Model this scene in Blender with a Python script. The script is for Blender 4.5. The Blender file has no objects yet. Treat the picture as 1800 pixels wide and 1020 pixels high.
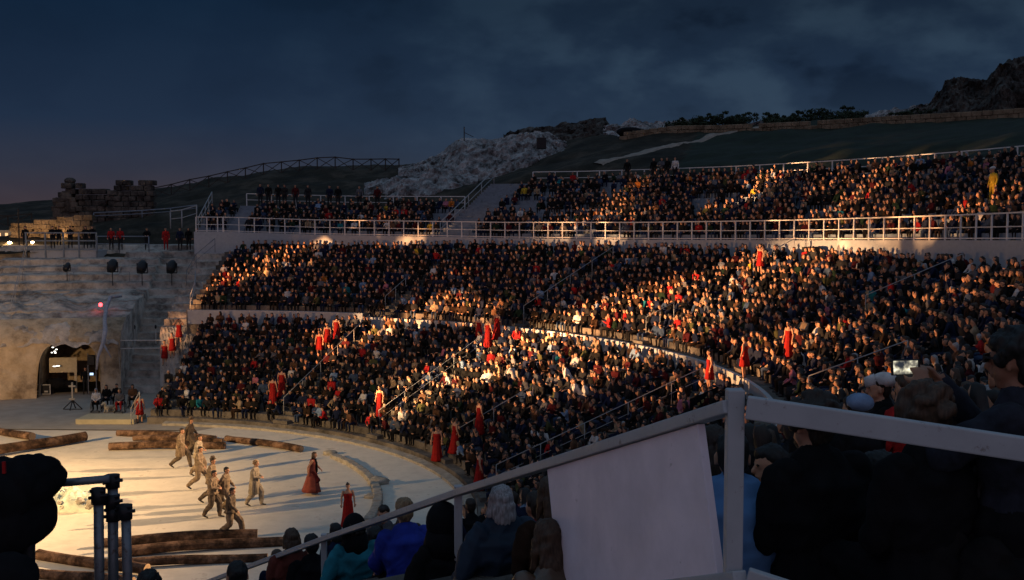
import bpy, math, random
import numpy as np
from mathutils import Vector, Matrix, noise
random.seed(7); rng = np.random.default_rng(7)
R_ = math.radians
scene = bpy.context.scene
COL = scene.collection

# ------------------------------------------------------------------ camera
F_PX, CAM_H, HOR = 1921.5, 11.04, 383.67
PITCH = math.atan((510 - HOR) / F_PX)
cd = bpy.data.cameras.new('camera'); cam = bpy.data.objects.new('camera', cd); COL.objects.link(cam)
cam.location = (0, 0, CAM_H); cam.rotation_euler = (math.pi / 2 - PITCH, 0, 0)
cd.sensor_width = 36; cd.lens = 36 * F_PX / 1800; cd.clip_start = 0.1; cd.clip_end = 20000
scene.camera = cam
scene.render.resolution_x = 1024; scene.render.resolution_y = 580
scene.view_settings.view_transform = 'Standard'; scene.view_settings.look = 'None'
scene.view_settings.gamma = 1; scene.view_settings.exposure = 0
scene.cycles.max_bounces = 5; scene.cycles.diffuse_bounces = 3; scene.cycles.transparent_max_bounces = 4
scene.cycles.sample_clamp_indirect = 3

# ------------------------------------------------------------------ sky (dusk)
w = bpy.data.worlds.new('World'); scene.world = w; w.use_nodes = True
nt = w.node_tree; N = nt.nodes; L = nt.links
for n in list(N): N.remove(n)
out = N.new('ShaderNodeOutputWorld'); bg = N.new('ShaderNodeBackground'); L.new(bg.outputs[0], out.inputs[0])
tc = N.new('ShaderNodeTexCoord'); sep = N.new('ShaderNodeSeparateXYZ'); L.new(tc.outputs['Generated'], sep.inputs[0])
def ramp(nt, stops, inp=None, interp='LINEAR'):
    r = nt.nodes.new('ShaderNodeValToRGB'); r.color_ramp.interpolation = interp
    els = r.color_ramp.elements
    while len(els) < len(stops): els.new(0.5)
    for e, (p, c) in zip(els, stops): e.position = p; e.color = tuple(c) + (1,)
    if inp is not None: nt.links.new(inp, r.inputs[0])
    return r
# elevation ramp for the sky ahead (dark, dusky rose at the skyline) and for the afterglow behind
front = ramp(nt, [(0.0, (.062, .038, .038)), (0.014, (.046, .036, .046)), (0.042, (.030, .034, .054)), (0.085, (.014, .027, .056)),
                  (0.19, (.0055, .017, .040)), (0.45, (.07, .13, .22)), (1.0, (.14, .22, .32))], sep.outputs['Z'])
back = ramp(nt, [(0.0, (.34, .21, .24)), (0.2, (.28, .20, .27)), (0.5, (.17, .21, .30)), (1.0, (.14, .22, .32))], sep.outputs['Z'])
right = ramp(nt, [(0.0, (.030, .040, .055)), (0.06, (.028, .049, .084)), (0.13, (.019, .037, .067)), (0.19, (.013, .026, .047)), (0.45, (.07, .13, .22)), (1.0, (.14, .22, .32))], sep.outputs['Z'])
mr = N.new('ShaderNodeMapRange'); mr.interpolation_type = 'SMOOTHSTEP'
mr.inputs['From Min'].default_value = .25; mr.inputs['From Max'].default_value = -.75; L.new(sep.outputs['Y'], mr.inputs['Value'])
mx = N.new('ShaderNodeMapRange'); mx.interpolation_type = 'SMOOTHSTEP'
mx.inputs['From Min'].default_value = -.33; mx.inputs['From Max'].default_value = .15; L.new(sep.outputs['X'], mx.inputs['Value'])
m0 = N.new('ShaderNodeMix'); m0.data_type = 'RGBA'; L.new(mx.outputs[0], m0.inputs['Factor']); L.new(front.outputs[0], m0.inputs['A']); L.new(right.outputs[0], m0.inputs['B'])
# clouds: soft dark banks, stretched sideways
mp = N.new('ShaderNodeMapping'); L.new(tc.outputs['Generated'], mp.inputs[0]); mp.inputs['Scale'].default_value = (1, 1, 1.9); mp.inputs['Location'].default_value = (.22, .9, .12)
nz = N.new('ShaderNodeTexNoise'); nz.inputs['Scale'].default_value = 6.2; nz.inputs['Detail'].default_value = 8; nz.inputs['Roughness'].default_value = .5; L.new(mp.outputs[0], nz.inputs['Vector'])
cr = ramp(nt, [(0.38, (.30, .34, .42)), (0.47, (.66, .70, .78)), (0.60, (1.40, 1.34, 1.25))], nz.outputs[0], 'EASE')
cf = N.new('ShaderNodeMapRange'); cf.inputs['From Min'].default_value = .03; cf.inputs['From Max'].default_value = .13; L.new(sep.outputs['Z'], cf.inputs['Value'])
cl = N.new('ShaderNodeMath'); cl.operation = 'MULTIPLY'; L.new(cf.outputs[0], cl.inputs[0]); L.new(mx.outputs[0], cl.inputs[1])
cl2 = N.new('ShaderNodeMath'); cl2.operation = 'MULTIPLY_ADD'; cl2.inputs[1].default_value = .8; cl2.inputs[2].default_value = .15; L.new(cl.outputs[0], cl2.inputs[0])
m1 = N.new('ShaderNodeMix'); m1.data_type = 'RGBA'; m1.blend_type = 'MULTIPLY'; L.new(cl2.outputs[0], m1.inputs['Factor']); L.new(m0.outputs['Result'], m1.inputs['A']); L.new(cr.outputs[0], m1.inputs['B'])
m2 = N.new('ShaderNodeMix'); m2.data_type = 'RGBA'; L.new(mr.outputs[0], m2.inputs['Factor']); L.new(m1.outputs['Result'], m2.inputs['A']); L.new(back.outputs[0], m2.inputs['B'])
L.new(m2.outputs['Result'], bg.inputs['Color']); bg.inputs['Strength'].default_value = 1.0

# ------------------------------------------------------------------ cavea geometry (centre, radii, heights)
CX, CY = -20.64, 38.84
def pol(phi, R, z=0.0):
    a = R_(phi); return (CX + R * math.cos(a), CY + R * math.sin(a), z)
def topol(x, y): return math.degrees(math.atan2(y - CY, x - CX)), math.hypot(x - CX, y - CY)
T1R, T1P, T1N, T1Z, T1H = 19.9, .765, 12, .35, .34
T2R, T2P, T2N, T2H = 30.0, .76, 12, .31
T3R, T3P, T3H = 41.0, .78, .33
def lerp_tab(tab, v):
    if v <= tab[0][0]: return tab[0][1]
    for (a, p), (b, q) in zip(tab, tab[1:]):
        if v <= b: return p + (q - p) * (v - a) / (b - a)
    return tab[-1][1]
def zdeck(phi): return lerp_tab([(-30, 10.4), (0, 10.25), (15, 10.05), (30, 9.85), (45, 9.72), (60, 9.7), (80, 9.85), (90, 10.05), (100, 10.1)], phi)
def zmid(phi): return 5.28 if phi > 66.5 else (5.56 if phi < -45 else 5.06)
def z2(phi, k): return zmid(phi) + T2H * (k + 1) - (.35 * (k + 1) / 12 if phi > 66.5 else .5 * ((k + 1) / 12) ** 3 if phi < -45 else 0)
AISLES = [82.5 + 6.2, 64.0, 45.0, 26.0, 6.5, -12.5, -34.0, -57.0]
def aisle_d(phi, R): return min(abs(phi - a) * math.pi / 180 * R for a in AISLES)

def at(x, y, d):
    """point of the place that lies d metres ahead of the photographer along pixel (x, y)"""
    u = (x - 900) / F_PX; v = (510 - y) / F_PX
    return Vector((u * d, d * (math.cos(PITCH) + v * math.sin(PITCH)), CAM_H + d * (-math.sin(PITCH) + v * math.cos(PITCH))))
def ray(x, y):
    u = (x - 900) / F_PX; v = (510 - y) / F_PX
    return Vector((u, math.cos(PITCH) + v * math.sin(PITCH), -math.sin(PITCH) + v * math.cos(PITCH)))
def atz(x, y, z):
    d = ray(x, y); t = (z - CAM_H) / d.z; return Vector((d.x * t, d.y * t, z))
def proj(p):
    dz = p[2] - CAM_H; dep = p[1] * math.cos(PITCH) - dz * math.sin(PITCH); up = p[1] * math.sin(PITCH) + dz * math.cos(PITCH)
    if dep < .05: return (-1e4, -1e4, dep)
    return (900 + F_PX * p[0] / dep, 510 - F_PX * up / dep, dep)

# ------------------------------------------------------------------ materials
MATS = {}
def mat(name, col, rough=.85, bump=0, bscale=20, var=.15, vscale=3, metal=0, emit=None, estr=0, spec=.3, col2=None, detail=6):
    if name in MATS: return MATS[name]
    m = bpy.data.materials.new(name); m.use_nodes = True; t = m.node_tree; b = t.nodes['Principled BSDF']
    b.inputs['Roughness'].default_value = rough; b.inputs['Metallic'].default_value = metal
    b.inputs['Specular IOR Level'].default_value = spec
    co = t.nodes.new('ShaderNodeTexCoord')
    if var > 0:
        n = t.nodes.new('ShaderNodeTexNoise'); n.inputs['Scale'].default_value = vscale; n.inputs['Detail'].default_value = detail; n.inputs['Roughness'].default_value = .62
        t.links.new(co.outputs['Object'], n.inputs['Vector'])
        c2 = col2 or tuple(min(1, c * (1 + var)) for c in col); c1 = col if col2 else tuple(c * (1 - var) for c in col)
        r = ramp(t, [(.35, c1), (.65, c2)], n.outputs[0]); t.links.new(r.outputs[0], b.inputs['Base Color'])
    else: b.inputs['Base Color'].default_value = tuple(col) + (1,)
    if bump > 0:
        n2 = t.nodes.new('ShaderNodeTexNoise'); n2.inputs['Scale'].default_value = bscale; n2.inputs['Detail'].default_value = 5; t.links.new(co.outputs['Object'], n2.inputs['Vector'])
        bp = t.nodes.new('ShaderNodeBump'); bp.inputs['Strength'].default_value = min(1, bump * 4); bp.inputs['Distance'].default_value = bump
        t.links.new(n2.outputs[0], bp.inputs['Height']); t.links.new(bp.outputs[0], b.inputs['Normal'])
    if emit: b.inputs['Emission Color'].default_value = tuple(emit) + (1,); b.inputs['Emission Strength'].default_value = estr
    MATS[name] = m; return m
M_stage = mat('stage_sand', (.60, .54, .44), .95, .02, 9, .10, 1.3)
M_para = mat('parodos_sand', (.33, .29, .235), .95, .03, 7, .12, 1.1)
M_far = mat('dry_earth', (.035, .035, .025), .95, .05, 1, .3, .05)
M_white = mat('white_painted_board', (.36, .37, .38), .6, .002, 60, .07, 5)
M_rail = mat('white_painted_rail', (.62, .58, .54), .55, .002, 50, .09, 9)
M_handrail = mat('weathered_grey_rail', (.30, .30, .30), .6, .002, 50, .12, 9)
M_board = mat('grey_white_seat_board', (.17, .20, .23), .7, .004, 30, .15, 2.5)
M_lime = mat('worn_limestone', (.20, .175, .145), .95, .10, 2.6, .0, 1, col2=None)
def rock_mat(name, c1, c2, c3, sc=.9, bump=.25):
    m = bpy.data.materials.new(name); m.use_nodes = True; t = m.node_tree; b = t.nodes['Principled BSDF']; b.inputs['Roughness'].default_value = .95; b.inputs['Specular IOR Level'].default_value = .15
    co = t.nodes.new('ShaderNodeTexCoord')
    n = t.nodes.new('ShaderNodeTexNoise'); n.inputs['Scale'].default_value = sc; n.inputs['Detail'].default_value = 9; n.inputs['Roughness'].default_value = .7; t.links.new(co.outputs['Object'], n.inputs['Vector'])
    v = t.nodes.new('ShaderNodeTexVoronoi'); v.inputs['Scale'].default_value = sc * 1.7; t.links.new(n.outputs['Color'], v.inputs['Vector'])
    r = ramp(t, [(.36, c1), (.50, c2), (.62, c3)], n.outputs[0]); t.links.new(r.outputs[0], b.inputs['Base Color'])
    a = t.nodes.new('ShaderNodeMath'); a.operation = 'MULTIPLY_ADD'; a.inputs[1].default_value = 1.5; t.links.new(n.outputs[0], a.inputs[0]); t.links.new(v.outputs[0], a.inputs[2])
    bp = t.nodes.new('ShaderNodeBump'); bp.inputs['Strength'].default_value = 1; bp.inputs['Distance'].default_value = bump; t.links.new(a.outputs[0], bp.inputs['Height']); t.links.new(bp.outputs[0], b.inputs['Normal'])
    MATS[name] = m; return m
M_rock = rock_mat('pale_limestone_rock', (.04, .04, .038), (.28, .28, .275), (.50, .50, .485), .7, .4)
M_darkrock = rock_mat('dark_lichened_rock', (.018, .018, .017), (.065, .062, .056), (.13, .125, .11), .6, .4)
M_seat = rock_mat('worn_seat_rows', (.05, .045, .04), (.12, .105, .09), (.19, .165, .135), .8, .10)
M_steps = rock_mat('weathered_rock_steps', (.13, .115, .10), (.38, .34, .29), (.54, .48, .41), .8, .12)
M_face = rock_mat('ochre_rock_face', (.17, .125, .08), (.42, .33, .22), (.54, .43, .30), .5, .15)
M_hill = rock_mat('scrub_hillside', (.012, .011, .007), (.026, .022, .014), (.060, .048, .034), .35, .12)
M_grass = mat('dark_green_grass', (.009, .016, .007), .95, .05, 6, .35, 1.2)
M_path = mat('pale_dirt_path', (.24, .20, .16), .95, .03, 5, .2, 2)
M_ruin = rock_mat('ruin_stone', (.025, .022, .02), (.085, .07, .058), (.15, .125, .10), .9, .15)
M_ochre = rock_mat('ochre_stone_wall', (.09, .065, .04), (.19, .14, .09), (.27, .20, .13), .9, .1)
M_blk = mat('black_metal', (.012, .012, .014), .5, 0, 1, 0)
M_blkcloth = mat('black_cloth', (.010, .010, .011), .95, .02, 25, .2, 10, spec=.05)
M_steel = mat('galvanised_steel_tube', (.16, .175, .19), .5, .002, 60, .2, 14, metal=.6)
M_wood = mat('dark_fence_wood', (.045, .038, .032), .9, .01, 20, .2, 4)
M_log = mat('bark_log', (.09, .055, .035), .95, .035, 9, 0, 4, col2=None)
M_log = rock_mat('stripped_log_bark', (.02, .013, .009), (.085, .048, .030), (.21, .125, .08), 1.9, .06)
M_loge = mat('sawn_log_end', (.36, .24, .14), .9, .01, 14, .2, 9)
M_trunk = mat('bleached_driftwood', (.33, .33, .36), .9, .02, 8, .15, 5)
M_leaf = mat('dark_shrub_leaves', (.020, .032, .014), .9, 0, 1, .5, 3)
M_plastic = mat('crumpled_plastic_sheet', (.55, .58, .46), .35, .04, 5, .3, 3, spec=.6)
M_stone = mat('pale_loose_stone', (.30, .27, .22), .95, .04, 6, .25, 4)
M_lampw = mat('warm_lamp_glass', (1, .8, .5), .3, 0, 1, 0, 1, emit=(1, .62, .28), estr=60)
M_lampc = mat('white_lamp_lens', (1, 1, .9), .3, 0, 1, 0, 1, emit=(1, .95, .85), estr=2.5)
M_lampr = mat('red_lamp_lens', (1, .1, .1), .3, 0, 1, 0, 1, emit=(1, .05, .06), estr=7)
M_alu = mat('aluminium_edge', (.5, .5, .5), .4, 0, 1, 0, 1, metal=.5)
M_cream = mat('cream_fabric', (.50, .43, .30), .9, .01, 20, .12, 6)

def chips(m, sc, th, col, amt=.8):
    """scuffs and flaked paint: small irregular patches of another colour"""
    t = m.node_tree; b = t.nodes['Principled BSDF']; l = [k for k in t.links if k.to_socket == b.inputs['Base Color']][0]; src = l.from_socket
    c = t.nodes.new('ShaderNodeTexCoord'); n = t.nodes.new('ShaderNodeTexNoise'); n.inputs['Scale'].default_value = sc; n.inputs['Detail'].default_value = 9; n.inputs['Roughness'].default_value = .75; t.links.new(c.outputs['Object'], n.inputs['Vector'])
    r = t.nodes.new('ShaderNodeMapRange'); r.inputs['From Min'].default_value = th - .06; r.inputs['From Max'].default_value = th; r.inputs['To Max'].default_value = amt; t.links.new(n.outputs[0], r.inputs['Value'])
    x = t.nodes.new('ShaderNodeMix'); x.data_type = 'RGBA'; t.links.new(r.outputs[0], x.inputs['Factor']); t.links.new(src, x.inputs['A']); x.inputs['B'].default_value = tuple(col) + (1,); t.links.new(x.outputs['Result'], b.inputs['Base Color'])
chips(M_white, 14, .66, (.17, .14, .12)); chips(M_rail, 12, .68, (.2, .16, .13)); chips(M_board, 3, .62, (.08, .08, .08), .6); chips(M_stage, 1.3, .64, (.26, .21, .15), .5); chips(M_steel, 25, .62, (.08, .05, .035))
# cloth / skin / hair palettes (index = material slot in the crowd mesh)
CLOTH = [('black', (.007, .007, .008)), ('black', (.010, .009, .009)), ('charcoal', (.018, .018, .020)), ('navy', (.008, .012, .032)), ('navy', (.012, .017, .038)),
         ('dark brown', (.028, .016, .010)), ('maroon', (.055, .008, .010)), ('dark green', (.012, .025, .014)), ('grey', (.09, .09, .10)), ('denim blue', (.035, .055, .10)),
         ('beige', (.26, .19, .12)), ('white', (.48, .46, .44)), ('red', (.32, .016, .016)), ('brown', (.10, .05, .028)), ('teal', (.01, .12, .15)),
         ('yellow', (.45, .30, .03)), ('pale blue', (.16, .23, .34)), ('pink', (.36, .12, .16)), ('olive', (.06, .06, .025)), ('orange', (.40, .12, .02))]
CW = [18, 18, 12, 10, 7, 7, 4, 2, 2.6, 3, 1.4, 2.0, 1.5, 3, .3, .3, .9, .4, 1.6, .3]
SKIN = [(.46, .235, .14), (.37, .185, .11), (.28, .135, .08)]
HAIR = [('black', (.009, .008, .007)), ('dark brown', (.022, .014, .009)), ('brown', (.055, .032, .018)), ('fair', (.22, .14, .07)), ('grey', (.26, .25, .25))]
HWT = [8, 7, 3, .6, .5]
M_cloth = [mat('cloth_%02d_%s' % (i, n.replace(' ', '_')), c, .92, .012, 14, .25, 9, spec=.1) for i, (n, c) in enumerate(CLOTH)]
M_skin = [mat('skin_%d' % i, c, .6, 0, 1, .08, 12, spec=.3) for i, c in enumerate(SKIN)]
M_hair = [mat('hair_%s' % n.replace(' ', '_'), c, .6, .015, 45, .45, 30, spec=.35) for n, c in HAIR]
for m_ in M_hair:   # strands: noise stretched along the head
    t_ = m_.node_tree; c_ = [n for n in t_.nodes if n.type == 'TEX_COORD'][0]; mp_ = t_.nodes.new('ShaderNodeMapping'); mp_.inputs['Scale'].default_value = (3.2, 3.2, .35); t_.links.new(c_.outputs['Object'], mp_.inputs[0])
    for n in t_.nodes:
        if n.type == 'TEX_NOISE': t_.links.new(mp_.outputs[0], n.inputs['Vector'])
M_shoe = mat('dark_shoe_leather', (.02, .016, .014), .6, 0, 1, .1, 5)
M_eye = mat('eye_dark', (.02, .015, .012), .3, 0, 1, 0, 1)
M_reddress = mat('red_dress_cloth', (.27, .012, .010), .85, .02, 12, .18, 7, spec=.1)
M_rag = mat('ragged_linen', (.085, .060, .040), .95, .06, 11, .1, 6, col2=(.25, .18, .12))
M_rag2 = mat('ragged_brown_wool', (.035, .026, .02), .95, .06, 11, .1, 6, col2=(.12, .085, .058))
M_ragl = mat('pale_worn_coat', (.17, .135, .10), .95, .06, 10, .1, 6, col2=(.36, .30, .22))

# ------------------------------------------------------------------ mesh helpers
def tag(o, label=None, cat=None, group=None, kind=None):
    if label: o['label'] = label
    if cat: o['category'] = cat
    if group: o['group'] = group
    if kind: o['kind'] = kind
    return o
def empty(name, loc, rz=0, **kw):
    o = bpy.data.objects.new(name, None); COL.objects.link(o); o.location = loc; o.rotation_euler = (0, 0, rz); o.empty_display_size = .2
    return tag(o, **kw)
class MB:
    def __init__(s): s.v = []; s.f = []; s.mi = []
    def add(s, vs, fs, mi=0):
        b = len(s.v); s.v += [tuple(p) for p in vs]; s.f += [tuple(b + i for i in f) for f in fs]; s.mi += [mi] * len(fs)
    def box(s, c, size, rz=0, mi=0, rx=0, ry=0):
        m = Matrix.Translation(Vector(c)) @ Matrix.Rotation(rz, 4, 'Z') @ Matrix.Rotation(ry, 4, 'Y') @ Matrix.Rotation(rx, 4, 'X')
        x, y, z = [q / 2 for q in size]
        vs = [m @ Vector(p) for p in [(-x, -y, -z), (x, -y, -z), (x, y, -z), (-x, y, -z), (-x, -y, z), (x, -y, z), (x, y, z), (-x, y, z)]]
        s.add(vs, [(0, 3, 2, 1), (4, 5, 6, 7), (0, 1, 5, 4), (1, 2, 6, 5), (2, 3, 7, 6), (3, 0, 4, 7)], mi)
    def beam(s, a, b, wd, ht, mi=0, up=(0, 0, 1)):
        a = Vector(a); b = Vector(b); t = (b - a).normalized(); u = Vector(up); sd = t.cross(u)
        if sd.length < 1e-4: sd = t.cross(Vector((0, 1, 0)))
        sd.normalize(); u = sd.cross(t).normalized()
        vs = [p + sd * i * wd / 2 + u * j * ht / 2 for p in (a, b) for i, j in ((-1, -1), (1, -1), (1, 1), (-1, 1))]
        s.add(vs, [(0, 1, 2, 3), (7, 6, 5, 4), (0, 4, 5, 1), (1, 5, 6, 2), (2, 6, 7, 3), (3, 7, 4, 0)], mi)
    def tube(s, pts, rad, n=10, mi=0, capmi=None, jit=0):
        pts = [Vector(p) for p in pts]; rad = rad if hasattr(rad, '__len__') else [rad] * len(pts); b = len(s.v)
        for i, p in enumerate(pts):
            t = (pts[min(i + 1, len(pts) - 1)] - pts[max(i - 1, 0)]).normalized()
            sd = t.cross(Vector((0, 0, 1)));
            if sd.length < .05: sd = t.cross(Vector((0, 1, 0)))
            sd.normalize(); u = sd.cross(t)
            for k in range(n):
                a = 2 * math.pi * k / n; r = rad[i] * (1 + (random.uniform(-jit, jit) if jit else 0)); s.v.append(tuple(p + (sd * math.cos(a) + u * math.sin(a)) * r))
        for i in range(len(pts) - 1):
            for k in range(n):
                q = (k + 1) % n; s.f.append((b + i * n + k, b + i * n + q, b + (i + 1) * n + q, b + (i + 1) * n + k)); s.mi.append(mi)
        cm = mi if capmi is None else capmi
        s.f.append(tuple(b + k for k in reversed(range(n)))); s.mi.append(cm)
        s.f.append(tuple(b + (len(pts) - 1) * n + k for k in range(n))); s.mi.append(cm)
    def ball(s, c, r, nu=12, nv=8, mi=0, jit=0):
        r = r if hasattr(r, '__len__') else (r, r, r); b = len(s.v); c = Vector(c)
        off = random.random() * 100
        for j in range(1, nv):
            for i in range(nu):
                a = 2 * math.pi * i / nu; e = math.pi * j / nv - math.pi / 2
                d = Vector((math.cos(a) * math.cos(e), math.sin(a) * math.cos(e), math.sin(e))); k = 1 + (jit * noise.noise(d * 1.7 + Vector((off, 0, 0))) if jit else 0)
                s.v.append((c.x + d.x * r[0] * k, c.y + d.y * r[1] * k, c.z + d.z * r[2] * k))
        s.v.append((c.x, c.y, c.z - r[2])); s.v.append((c.x, c.y, c.z + r[2])); bo = len(s.v) - 2
        for j in range(nv - 2):
            for i in range(nu):
                q = (i + 1) % nu; s.f.append((b + j * nu + i, b + j * nu + q, b + (j + 1) * nu + q, b + (j + 1) * nu + i)); s.mi.append(mi)
        for i in range(nu):
            q = (i + 1) % nu; s.f.append((bo, b + q, b + i)); s.f.append((bo + 1, b + (nv - 2) * nu + i, b + (nv - 2) * nu + q)); s.mi += [mi, mi]
    def mesh(s, name, mats, smooth=False):
        me = bpy.data.meshes.new(name); me.from_pydata(s.v, [], s.f)
        for m in (mats if isinstance(mats, (list, tuple)) else [mats]): me.materials.append(m)
        me.polygons.foreach_set('material_index', s.mi)
        if smooth: me.polygons.foreach_set('use_smooth', [True] * len(me.polygons))
        me.update(); return me
    def build(s, name, mats, parent=None, smooth=False, loc=None, rz=0, **kw):
        o = bpy.data.objects.new(name, s.mesh(name, mats, smooth)); COL.objects.link(o)
        if parent: o.parent = parent
        if loc is not None: o.location = loc
        o.rotation_euler = (0, 0, rz)
        return tag(o, **kw)
def fbm(p, sc, oc=5, h=.6):
    v = 0; a = 1; q = Vector(p) * sc
    for _ in range(oc): v += a * noise.noise(q); a *= h; q = q * 2.03 + Vector((1.7, 9.2, 3.1))
    return v
def revolve(profile, p0, p1, dphi=1.0, closed=True, zf=None):
    """sweep an (R, z) outline between two angles; zf(phi) gives the outline there"""
    n = max(1, int(abs(p1 - p0) / dphi + .5)); m = MB(); rows = []
    for i in range(n + 1):
        ph = p0 + (p1 - p0) * i / n; pr = zf(ph) if zf else profile
        rows.append(len(m.v)); m.v += [pol(ph, r, z) for r, z in pr]
    k = len(zf(p0) if zf else profile)
    for a, b in zip(rows, rows[1:]):
        for j in range(k if closed else k - 1): q = (j + 1) % k; m.f.append((a + j, a + q, b + q, b + j)); m.mi.append(0)
    if closed: m.f.append(tuple(rows[0] + j for j in range(k))); m.f.append(tuple(rows[-1] + j for j in reversed(range(k)))); m.mi += [0, 0]
    return m

# ------------------------------------------------------------------ lamp helpers
def spot(name, loc, tgt, power, size, blend=.4, col=(1, .8, .5), rad=.15, gobo=None, door=None, soft=.025, top=.5):
    ld = bpy.data.lights.new(name, 'SPOT'); o = bpy.data.objects.new(name, ld); COL.objects.link(o); ld.energy = power; ld.color = col
    ld.spot_size = R_(size); ld.spot_blend = blend; ld.shadow_soft_size = rad
    o.location = loc; o.rotation_euler = (Vector(tgt) - Vector(loc)).to_track_quat('-Z', 'Y').to_euler()
    if door is not None and not gobo: gobo = (5, -2, -1, 0)
    if gobo:   # patterned metal disc in the lamp gate, and a barn door that keeps the beam off the stage
        sc, lo, hi, off = gobo; ld.use_nodes = True; t = ld.node_tree; e = t.nodes['Emission']
        c = t.nodes.new('ShaderNodeTexCoord'); mp = t.nodes.new('ShaderNodeMapping'); mp.inputs['Location'].default_value = (off, off * .7, 0); t.links.new(c.outputs['Normal'], mp.inputs[0])
        n = t.nodes.new('ShaderNodeTexNoise'); n.inputs['Scale'].default_value = sc; n.inputs['Detail'].default_value = 3; n.inputs['Roughness'].default_value = .6; t.links.new(mp.outputs[0], n.inputs['Vector'])
        mr = t.nodes.new('ShaderNodeMapRange'); mr.interpolation_type = 'SMOOTHSTEP'; mr.inputs['From Min'].default_value = lo; mr.inputs['From Max'].default_value = hi; mr.inputs['To Min'].default_value = .02; t.links.new(n.outputs[0], mr.inputs['Value'])
        s = t.nodes.new('ShaderNodeSeparateXYZ'); t.links.new(c.outputs['Normal'], s.inputs[0])
        m2 = t.nodes.new('ShaderNodeMapRange'); m2.interpolation_type = 'SMOOTHSTEP'; m2.inputs['From Min'].default_value = door - soft; m2.inputs['From Max'].default_value = door + soft; t.links.new(s.outputs['Y'], m2.inputs['Value'])
        m3 = t.nodes.new('ShaderNodeMapRange'); m3.inputs['From Min'].default_value = top + .02; m3.inputs['From Max'].default_value = top; t.links.new(s.outputs['Y'], m3.inputs['Value'])
        mu = t.nodes.new('ShaderNodeMath'); mu.operation = 'MULTIPLY'; t.links.new(mr.outputs[0], mu.inputs[0]); t.links.new(m2.outputs[0], mu.inputs[1])
        mv = t.nodes.new('ShaderNodeMath'); mv.operation = 'MULTIPLY'; t.links.new(mu.outputs[0], mv.inputs[0]); t.links.new(m3.outputs[0], mv.inputs[1]); t.links.new(mv.outputs[0], e.inputs['Strength'])
    return o
def pt(name, loc, power, col=(1, .6, .3), rad=.1):
    ld = bpy.data.lights.new(name, 'POINT'); o = bpy.data.objects.new(name, ld); COL.objects.link(o); ld.energy = power; ld.color = col; ld.shadow_soft_size = rad; o.location = loc
STG = (34, 54.5, 19)

# ------------------------------------------------------------------ ground
m = MB(); S = 9000; m.add([(-S, -S, -.35), (S, -S, -.35), (S, S, -.35), (-S, S, -.35)], [(0, 1, 2, 3)]); m.build('ground', M_far, kind='structure')
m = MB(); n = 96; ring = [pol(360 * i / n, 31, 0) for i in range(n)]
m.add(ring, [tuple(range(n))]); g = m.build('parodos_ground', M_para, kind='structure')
def ray_y(x, y, z): return atz(x, y, z)
# pale stage floor: inside the ring, in front of the straight back edge
m = MB(); pts = []
e0 = atz(-260, 754, 0); e1 = atz(345, 759, 0)
for i in range(140):
    ph = 74 - i * (74 + 106) / 139; p = pol(ph, 19.35, .022); pts.append(p)
pts = [p for p in pts]; pts += [(-52, 22, .022), (e0.x - 8, e0.y, .022), (e0.x, e0.y, .022), (e1.x, e1.y, .022)]
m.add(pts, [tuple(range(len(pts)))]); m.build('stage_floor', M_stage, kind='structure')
m = MB(); m.beam((e0.x, e0.y, .012), (e1.x, e1.y, .012), .05, .10); m.build('stage_floor_edge', M_wood, kind='structure')
# far low hills on the horizon at the left
m = MB(); k = 60
for i in range(k + 1):
    x = -2400 + i * 50; h = 23 + 6 * noise.noise(Vector((x * .004, 0, 0))) + 2 * noise.noise(Vector((x * .02, 5, 0)))
    m.v += [(x, 2000, -1), (x, 2150, h), (x, 2600, -1)]
for i in range(k): b = i * 3; m.add([], []); m.f += [(b, b + 3, b + 4, b + 1), (b + 1, b + 4, b + 5, b + 2)]; m.mi += [0, 0]
m.build('far_hills', mat('far_hill_scrub', (.018, .028, .045), .95, 0, 1, .2, .01), kind='structure')

# ------------------------------------------------------------------ seating tiers
PH1, PH0 = 87.0, -80.0
def prof1(phi=0):
    o = [(19.4, -.2), (19.4, T1Z), (T1R, T1Z)]; z = T1Z
    for k in range(T1N): r = T1R + k * T1P; z = T1Z + (k + 1) * T1H; o += [(r, z)] + [(r + T1P, z)]
    o += [(29.5, z), (29.5, -.2)]; return o
def prof2(phi):
    zm = zmid(phi); o = [(29.352, 3.5), (29.352, zm), (T2R, zm)]
    for k in range(T2N): r = T2R + k * T2P; z = z2(phi, k); o += [(r, z), (r + T2P, z)]
    o += [(39.9, z2(phi, 11) + .0), (39.9, 3.5)]; return o
lower = revolve(prof1(), PH0, PH1, 1.0).build('lower_seating_tier', M_seat, label='lowest curved bank of limestone seating rows rising from the orchestra kerb', cat='seating tier', group='curved seating tiers')
for a, b, lb in ((-80, -45.01, 'nearest bank of middle seating rows under the sloping foreground rail'), (-44.99, 66.5, 'long middle bank of curved seating rows below the white railed wall'), (66.51, 89.5, 'raised left bank of middle seating rows next to the bare rock steps')):
    revolve(None, a, b, 1.0, zf=prof2).build('middle_seating_tier', M_seat, label=lb, cat='seating tier', group='curved seating tiers')
# low pale wall between the tiers (facing boards, 3 mm proud)
for a, b, lb in ((-45, 66.4, 'long pale low wall between the lower and middle seating rows'), (66.6, 89.3, 'short raised pale wall section at the left below the middle rows')):
    revolve(None, a, b, 1.0, zf=lambda ph: [(29.26, 4.43), (29.26, zmid(ph) + .03), (29.42, zmid(ph) + .03), (29.42, zmid(ph) + .004), (29.348, zmid(ph) - .02), (29.348, 4.43)]).build('low_wall', M_white, label=lb, cat='wall')
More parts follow.
